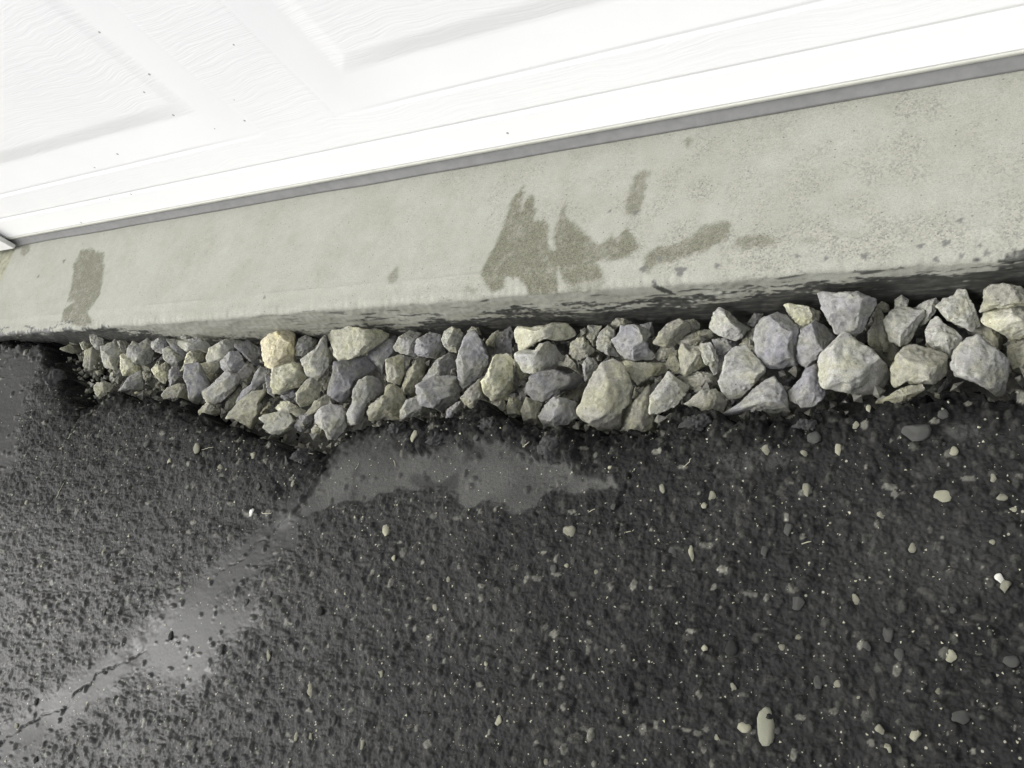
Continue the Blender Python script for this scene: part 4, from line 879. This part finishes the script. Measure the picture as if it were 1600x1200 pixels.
# broken lumps of asphalt along the edge
M_LUMP = mat_plain('broken_asphalt', (0.017, 0.017, 0.0165), 0.72, 0.5, 420.0, 0.0016)
for si, (lab, zc, pts) in enumerate([
    ('black rounded asphalt lump at the right end of the grey smooth patch', -0.040, [(836, 702), (848, 682), (872, 672), (895, 680), (902, 704), (886, 724), (858, 726)]),
    ('broken dark asphalt lump hanging at the far left end of the gap', -0.030, [(66, 590), (80, 572), (102, 580), (112, 606), (104, 634), (82, 622)]),
    ('black asphalt crumb above the grey smooth patch, left of the cream chip', -0.041, [(600, 672), (612, 660), (632, 660), (638, 672), (620, 680)]),
    ('flat black asphalt lump right of the cream chip above the grey patch', -0.040, [(662, 692), (674, 674), (704, 668), (720, 678), (704, 692), (678, 698)]),
    ('black asphalt lump under the faceted khaki stone', -0.039, [(738, 668), (756, 650), (786, 654), (796, 674), (768, 684)]),
    ('black asphalt crumb below the sloping khaki stone right of the giant slab', -0.040, [(1056, 668), (1074, 650), (1102, 645), (1118, 658), (1096, 674)]),
    ('black asphalt crumb at the right foot of the big grey triangle', -0.041, [(1234, 668), (1250, 654), (1278, 656), (1274, 674)]),
    ('black asphalt lump in the notch left of the grey smooth patch', -0.043, [(450, 716), (466, 699), (492, 702), (500, 720), (476, 728)])]):
    px = np.array(pts, float); c = px.mean(0); P0 = at(c[0], c[1], zc + 0.003)
    e3 = CAM - P0; dist = np.linalg.norm(e3); e3 /= dist
    right = AX[:, 0] - e3 * (AX[:, 0] @ e3); right /= np.linalg.norm(right); up = np.cross(e3, right)
    loc2 = []
    for u, v in px:
        rr = ray(u, v); t = ((P0 - CAM) @ e3) / (rr @ e3); q = CAM + rr * t - P0
        loc2.append((q @ right, q @ up))
    loc2 = np.array(loc2); V, Fq = stone_mesh(loc2, 0.42 * float(np.hypot(*loc2.T).mean()), 4000 + si, 2.4)
    o = ob('asphalt_lump', mesh_from('asphalt_lump', V[:, 0:1] * right + V[:, 1:2] * up + V[:, 2:3] * e3, Fq), M_LUMP, None, tuple(P0))
    tag(o, lab, 'asphalt lump', 'broken asphalt along the gap')

# labels: landmarks carry their own words, the rest are named from the landmark beside them
marks = [p for p in placed if p[4]]
def short(t):
    for sep in (',', ' with ', ' at ', ' near ', ' by ', ' below ', ' left of ', ' right of ', ' against ', ' lying ', ' on ', ' under ', ' between ', ' beside ', ' behind ', ' touching '):
        t = t.split(sep)[0]
    return t
shorts = [short(m[4]) for m in marks]
ref_of = {m[4]: (short(m[4]) if shorts.count(short(m[4])) == 1 and len(short(m[4]).split()) >= 3 else m[4].split(',')[0]) for m in marks}
used = set(m[4] for m in marks); assert len(used) == len(marks)
for o, c, rad, colr, desc, lay in placed:
    tag(o, cat='stone', group=GROUP)
    lab = desc
    if not desc:
        size = 'small ' if rad < 0.0135 else ''
        for m in sorted(marks, key=lambda m: np.hypot(*(m[1] - c)))[:10]:
            d = c - m[1]
            if abs(d[0]) > 1.6 * abs(d[1]): pos = 'right of' if d[0] > 0 else 'left of'
            elif abs(d[1]) > 1.6 * abs(d[0]): pos = 'below' if d[1] > 0 else 'above'
            else: pos = ('lower ' if d[1] > 0 else 'upper ') + ('right of' if d[0] > 0 else 'left of')
            lab = size + WORD[colr] + ' stone ' + ('half hidden ' if lay else '') + pos + ' the ' + ref_of[m[4]]
            if len(lab.split()) > 16: lab = lab.replace('half hidden ', '')
            if len(lab.split()) <= 16 and lab not in used: break
        assert lab not in used and len(lab.split()) <= 16, lab
        used.add(lab)
    o['label'] = lab

# gravel fines under the stones
def bed():
    rg = np.random.default_rng(5)
    xs = np.arange(-1.30, 0.12, 0.004); ys = np.arange(-0.175, 0.0, 0.004)
    X, Y = np.meshgrid(xs, ys, indexing='ij')
    Z = -0.094 + perlin(X * 40, Y * 40, 1.0) * 0.006 + perlin(X * 120, Y * 120, 2.0) * 0.004 + 0.02 * smooth01((-X - 0.95) / 0.2)
    Vs = [np.stack([X, Y, Z], -1).reshape(-1, 3)]; Fs = [grid_faces(len(xs), len(ys))]; cnt = len(Vs[0])
    # angular chips lying on it
    base = np.array([(1, 0, 0), (-1, 0, 0), (0, 1, 0), (0, -1, 0), (0, 0, 1), (0, 0, -1)], float)
    tri = np.array([(0, 2, 4), (2, 1, 4), (1, 3, 4), (3, 0, 4), (2, 0, 5), (1, 2, 5), (3, 1, 5), (0, 3, 5)])
    CV, CF = [], []; c2 = 0
    for k in range(2600):
        x, y = rg.uniform(-1.24, 0.10), rg.uniform(-0.165, -0.008)
        r = rg.uniform(0.003, 0.0075)
        z = -0.075 + 0.02 * float(smooth01(np.array((-x - 0.95) / 0.2))) + rg.uniform(-0.004, 0.012)
        q, _ = np.linalg.qr(rg.normal(size=(3, 3)))
        v = (base * rg.uniform(0.55, 1.1, (6, 1)) * r * rg.uniform(0.6, 1.2, 3)) @ q + (x, y, z)
        CV.append(v); CF.append(tri + c2); c2 += 6
    me = mesh_from('gravel_fines', Vs[0], Fs[0]); o = ob('gravel_fines', me, M_SOIL); tag(o, 'dark grit and fines deep under the stones in the gap', 'gravel', kind='stuff')
    me2 = mesh_from('gravel_chips', np.concatenate(CV), np.concatenate(CF), False)
    o2 = ob('gravel_chips', me2, M_STONE); o2.color = (0.15, 0.148, 0.13, 1); tag(o2, 'small dark limestone chips at the bottom of the gap', 'gravel', kind='stuff')
bed()

# ------------------------------------------------------------------ pebbles on and in the asphalt
def pebble_mesh(seed, nt=16, npp=9, clip=7):
    rg = np.random.default_rng(seed)
    th = np.linspace(0, 2 * np.pi, nt, endpoint=False); ph = np.linspace(-np.pi / 2, np.pi / 2, npp)
    T, P = np.meshgrid(th, ph, indexing='ij')
    V = np.stack([np.cos(P) * np.cos(T), np.cos(P) * np.sin(T), np.sin(P)], -1).reshape(-1, 3)
    for k in range(clip):
        nn = rg.normal(size=3); nn /= np.linalg.norm(nn); s = V @ nn; d = rg.uniform(0.5, 0.85)
        V = V - np.maximum(s - d, 0)[:, None] * nn
    V = V * (1 + 0.16 * perlin(*(V * 1.3 + seed * 7.1).T))[:, None]
    V = V * (1 + 0.07 * perlin(*(V * 3.7 + seed * 3.3).T))[:, None]
    V = V.reshape(nt, npp, 3); V[:, 0] = V[:, 0].mean(0); V[:, -1] = V[:, -1].mean(0); V = V.reshape(-1, 3)
    q = grid_faces(nt, npp)
    wr = np.stack([(nt - 1) * npp + np.arange(npp - 1), np.arange(npp - 1), np.arange(npp - 1) + 1, (nt - 1) * npp + np.arange(npp - 1) + 1], -1)
    return V, np.concatenate([q, wr])
PEB = []
for k in range(8):
    V, Fq = pebble_mesh(k + 40); me = mesh_from('pebble', V, Fq); me.materials.append(M_STONE); PEB.append(me)
V, Fq = pebble_mesh(61, clip=0); me = mesh_from('pebble', V, Fq); me.materials.append(M_STONE); PEB.append(me); ROUND = 8
def put_pebble(u, v, w, h, col, flat=0.6, sink=0.35, parent=None, k=None, spin=0.25):
    p = atg(u, v); z = ground_z(p[0], p[1]); p = at(u, v, z)
    dist = np.linalg.norm(p - CAM); m = dist / 1400
    # width along the picture's x, height foreshortened by the slant of the view
    sx, sy = w / 2 * m, h / 2 * m * 1.25
    o = bpy.data.objects.new('pebble', PEB[random.randrange(8) if k is None else k])
    rz = math.atan2(AX[1, 0], AX[0, 0]) + random.uniform(-spin, spin)
    o.scale = (sx, sy, min(sx, sy) * flat)
    o.rotation_euler = (random.uniform(-0.15, 0.15), random.uniform(-0.15, 0.15), rz)
    o.location = (p[0], p[1], ground_z(p[0], p[1]) + min(sx, sy) * flat * (0.5 - sink))
    if parent is not None: o.parent = parent
    o.color = (*col, 1)
    return link(o)
PALE, CRM, GRY, DRK, WHT = (.24, .237, .19), (.34, .335, .26), (.075, .075, .073), (.03, .03, .03), (.75, .75, .71)
loose = [
 (890, 829, 21, 20, PALE, 'hexagonal pale pebble on the asphalt right of the grey smooth patch'),
 (603, 830, 14, 22, CRM, 'crumbly cream crumb on the asphalt below the grey smooth patch'),
 (1197, 1136, 25, 42, (.29, .29, .235), 'large oval buff pebble near the bottom of the asphalt'),
 (1163, 1138, 22, 16, CRM, 'small cream chip beside the large oval buff pebble'),
 (1473, 775, 27, 17, CRM, 'elongated cream chip on the asphalt near the right edge'),
 (1562, 904, 13, 12, WHT, 'bright white bead of stone on the asphalt by the right edge'),
 (1571, 915, 15, 15, PALE, 'round pale pebble touching the bright white bead'),
 (646, 680, 13, 20, CRM, 'cream chip in the dark rubble above the grey smooth patch'),
 (392, 800, 9, 12, WHT, 'lone round white pebble on the asphalt left of the seam'),
 (1485, 1025, 20, 14, CRM, 'jagged cream chip on the asphalt at lower right'),
 (454, 685, 13, 19, PALE, 'rounded buff pebble under the pale faceted stone'),
 (1432, 676, 40, 26, (.09, .09, .088), 'flat dark grey stone half sunk in the asphalt at right'),
 (1357, 638, 9, 12, CRM, 'tiny cream chip at the tip of the flat khaki sliver'),
 (1430, 1149, 16, 14, CRM, 'cream pebble at the bottom of the asphalt, right of the oval one'),
]
for u, v, w, h, col, lab in loose:
    o = put_pebble(u, v, w, h, col, 0.55, 0.28, k=ROUND if h > 30 else None); tag(o, lab, 'pebble')
emb = [(230, 695, 16, 14, GRY), (310, 702, 14, 14, PALE), (564, 1162, 10, 20, PALE), (462, 1150, 8, 12, PALE), (485, 1151, 8, 12, PALE), (265, 722, 8, 10, CRM), (458, 756, 9, 11, PALE), (470, 719, 16, 9, CRM), (447, 722, 9, 16, GRY),
 (395, 711, 12, 11, PALE), (425, 729, 9, 16, GRY), (360, 752, 10, 10, GRY), (404, 760, 11, 11, GRY), (430, 940, 22, 20, GRY), (485, 1077, 12, 20, PALE), (780, 1126, 14, 12, CRM), (737, 678, 15, 11, GRY), (1197, 703, 14, 14, PALE), (1257, 708, 12, 12, PALE),
 (1310, 702, 12, 18, CRM), (1474, 649, 16, 15, GRY), (1337, 664, 13, 10, PALE), (1272, 686, 22, 20, GRY), (1376, 805, 10, 10, PALE), (1425, 856, 12, 13, PALE), (1232, 827, 16, 18, GRY), (1052, 862, 14, 16, GRY), (1080, 864, 9, 22, CRM), (1195, 861, 14, 16, GRY),
 (1337, 937, 13, 13, PALE), (1142, 1012, 22, 20, DRK), (1405, 1024, 15, 18, GRY), (1355, 1010, 12, 12, GRY), (1387, 1171, 10, 14, CRM), (1387, 990, 16, 22, GRY), (1260, 765, 14, 20, PALE), (1552, 747, 10, 10, PALE), (1490, 705, 13, 12, CRM),
 (1113, 775, 15, 12, PALE), (1101, 790, 12, 9, CRM), (1565, 777, 16, 9, PALE), (1247, 942, 24, 18, GRY), (1145, 1075, 14, 12, PALE), (1280, 1067, 17, 18, GRY), (1310, 1069, 14, 9, PALE), (1580, 1035, 22, 16, GRY), (1500, 1120, 26, 16, GRY), (1375, 1140, 13, 12, PALE),
 (865, 890, 13, 14, GRY), (1035, 765, 9, 16, PALE), (345, 730, 10, 9, PALE), (700, 905, 8, 8, PALE), (612, 870, 8, 10, CRM), (680, 950, 9, 12, PALE), (742, 975, 9, 10, GRY), (595, 1052, 10, 11, PALE), (520, 1125, 14, 15, GRY), (420, 1025, 11, 13, PALE), (500, 955, 15, 12, DRK), (345, 1015, 9, 16, GRY), (268, 994, 12, 12, DRK), (165, 952, 8, 18, GRY), (385, 940, 9, 10, GRY)]
for u, v, w, h, col in emb: put_pebble(u, v, w, h, col, 0.55, 0.42, DRIVE)
rgp = np.random.default_rng(21)
for k in range(50):
    u, v = rgp.uniform(10, 1595), rgp.uniform(690, 1195)
    if poly_sd(np.array([u]), np.array([v]), SMOOTH)[0] > -12 or poly_sd(np.array([u]), np.array([v]), POOL)[0] > 0: continue
    w = rgp.uniform(7, 12); col = [PALE, GRY, GRY, CRM, DRK][k % 5]; f = rgp.uniform(0.7, 1.1)
    put_pebble(u, v, w, w * rgp.uniform(0.55, 0.9), tuple(x * f for x in col), 0.5, 0.45, DRIVE, spin=3.1)
def specks():
    rg = np.random.default_rng(31)
    base = np.array([(1, 0, 0), (-.6, .8, 0), (-.6, -.8, 0), (0, 0, .8), (.3, .6, .3), (0, 0, -.6)], float)
    tri = np.array([(0, 4, 3), (4, 1, 3), (1, 2, 3), (2, 0, 3), (4, 0, 5), (1, 4, 5), (2, 1, 5), (0, 2, 5)])
    VV, FF = [], []; c2 = 0
    k = 0
    while k < 1900:
        u, v = rg.uniform(-20, 1620), rg.uniform(640, 1210)
        p = atg(u, v)
        if p[1] > -0.11 and u > 60: continue
        k += 1
        dist = np.linalg.norm(p - CAM); r = (0.8 + 2.0 * rg.random() ** 3) * dist / 1400
        if poly_sd(np.array([u]), np.array([v]), SMOOTH)[0] > 0: r *= 0.6
        q = rg.uniform(0, 2 * math.pi); c, s = math.cos(q), math.sin(q)
        b = base * rg.uniform(0.6, 1.3, (6, 1)) * (r, r * rg.uniform(0.4, 1.0), r * 0.5)
        b = np.stack([b[:, 0] * c - b[:, 1] * s, b[:, 0] * s + b[:, 1] * c, b[:, 2]], -1) + (p[0], p[1], ground_z(p[0], p[1]) + r * 0.1)
        VV.append(b); FF.append(tri + c2); c2 += 6
    o = ob('sand_specks', mesh_from('sand_specks', np.concatenate(VV), np.concatenate(FF), False), M_STONE, DRIVE); o.color = (.33, .325, .26, 1); tag(o, kind='stuff')
specks()

# bits of dry straw
def straw(u, v, ang, length, name_label):
    p = atg(u, v); n = 7
    dist = np.linalg.norm(p - CAM); L = length * dist / 1400; w = 0.00022 + 0.0002 * random.random()
    d = AX[:, 0] * math.cos(ang) - AX[:, 1] * math.sin(ang); d = d[:2] / np.linalg.norm(d[:2])
    V = []; bend = random.uniform(-0.3, 0.3)
    for i in range(n):
        t = i / (n - 1) - 0.5; nx, ny = -d[1], d[0]
        cx, cy = p[0] + d[0] * L * t + nx * bend * L * (t * t - .25), p[1] + d[1] * L * t + ny * bend * L * (t * t - .25)
        V.append((cx, cy))
    zt = max(ground_z(a, b) for a, b in V) + 0.0006
    P3 = []
    for i, (a, b) in enumerate(V):
        z = max(ground_z(a, b) + 0.0006, zt - 0.003)
        nx, ny = -d[1] * w, d[0] * w
        P3 += [(a + nx - p[0], b + ny - p[1], z - zt), (a - p[0], b - p[1], z - zt + w * 0.9), (a - nx - p[0], b - ny - p[1], z - zt), (a - p[0], b - p[1], z - zt - w * 0.6)]
    Fq = []
    for i in range(n - 1):
        for k in range(4): Fq.append((i * 4 + k, i * 4 + (k + 1) % 4, i * 4 + 4 + (k + 1) % 4, i * 4 + 4 + k))
    Fq += [(3, 2, 1, 0), (n * 4 - 4, n * 4 - 3, n * 4 - 2, n * 4 - 1)]
    o = ob('straw', mesh_from('straw', P3, Fq), M_STRAW, None, (p[0], p[1], zt))
    tag(o, name_label, 'straw', 'straw bits on the asphalt'); return o
REFS = [(np.array([q[0], q[1]]), q[5]) for q in loose] + [(m[1], ref_of[m[4]]) for m in marks]
used_s = set()
def straw_label(u, v):
    c = np.array([u, v], float)
    for p, ref in sorted(REFS, key=lambda q: np.hypot(*(q[0] - c))):
        d = c - p
        pos = ('right of' if d[0] > 0 else 'left of') if abs(d[0]) > abs(d[1]) else ('below' if d[1] > 0 else 'above')
        lab = 'bit of straw ' + pos + ' the ' + ref
        if len(lab.split()) <= 16 and lab not in used_s: used_s.add(lab); return lab
for u, v, a, L in [(327, 702, 0, 22), (114, 680, 0.7, 16), (95, 765, 1.4, 24), (418, 802, -0.1, 18), (1075, 724, 0.7, 18), (925, 798, 0.3, 12), (1260, 848, 0.15, 14), (555, 727, 1.2, 11), (612, 722, -1.0, 12), (486, 709, -0.3, 12), (985, 830, 0.2, 13), (830, 700, 0.4, 14)]:
    straw(u, v, a, L, straw_label(u, v))
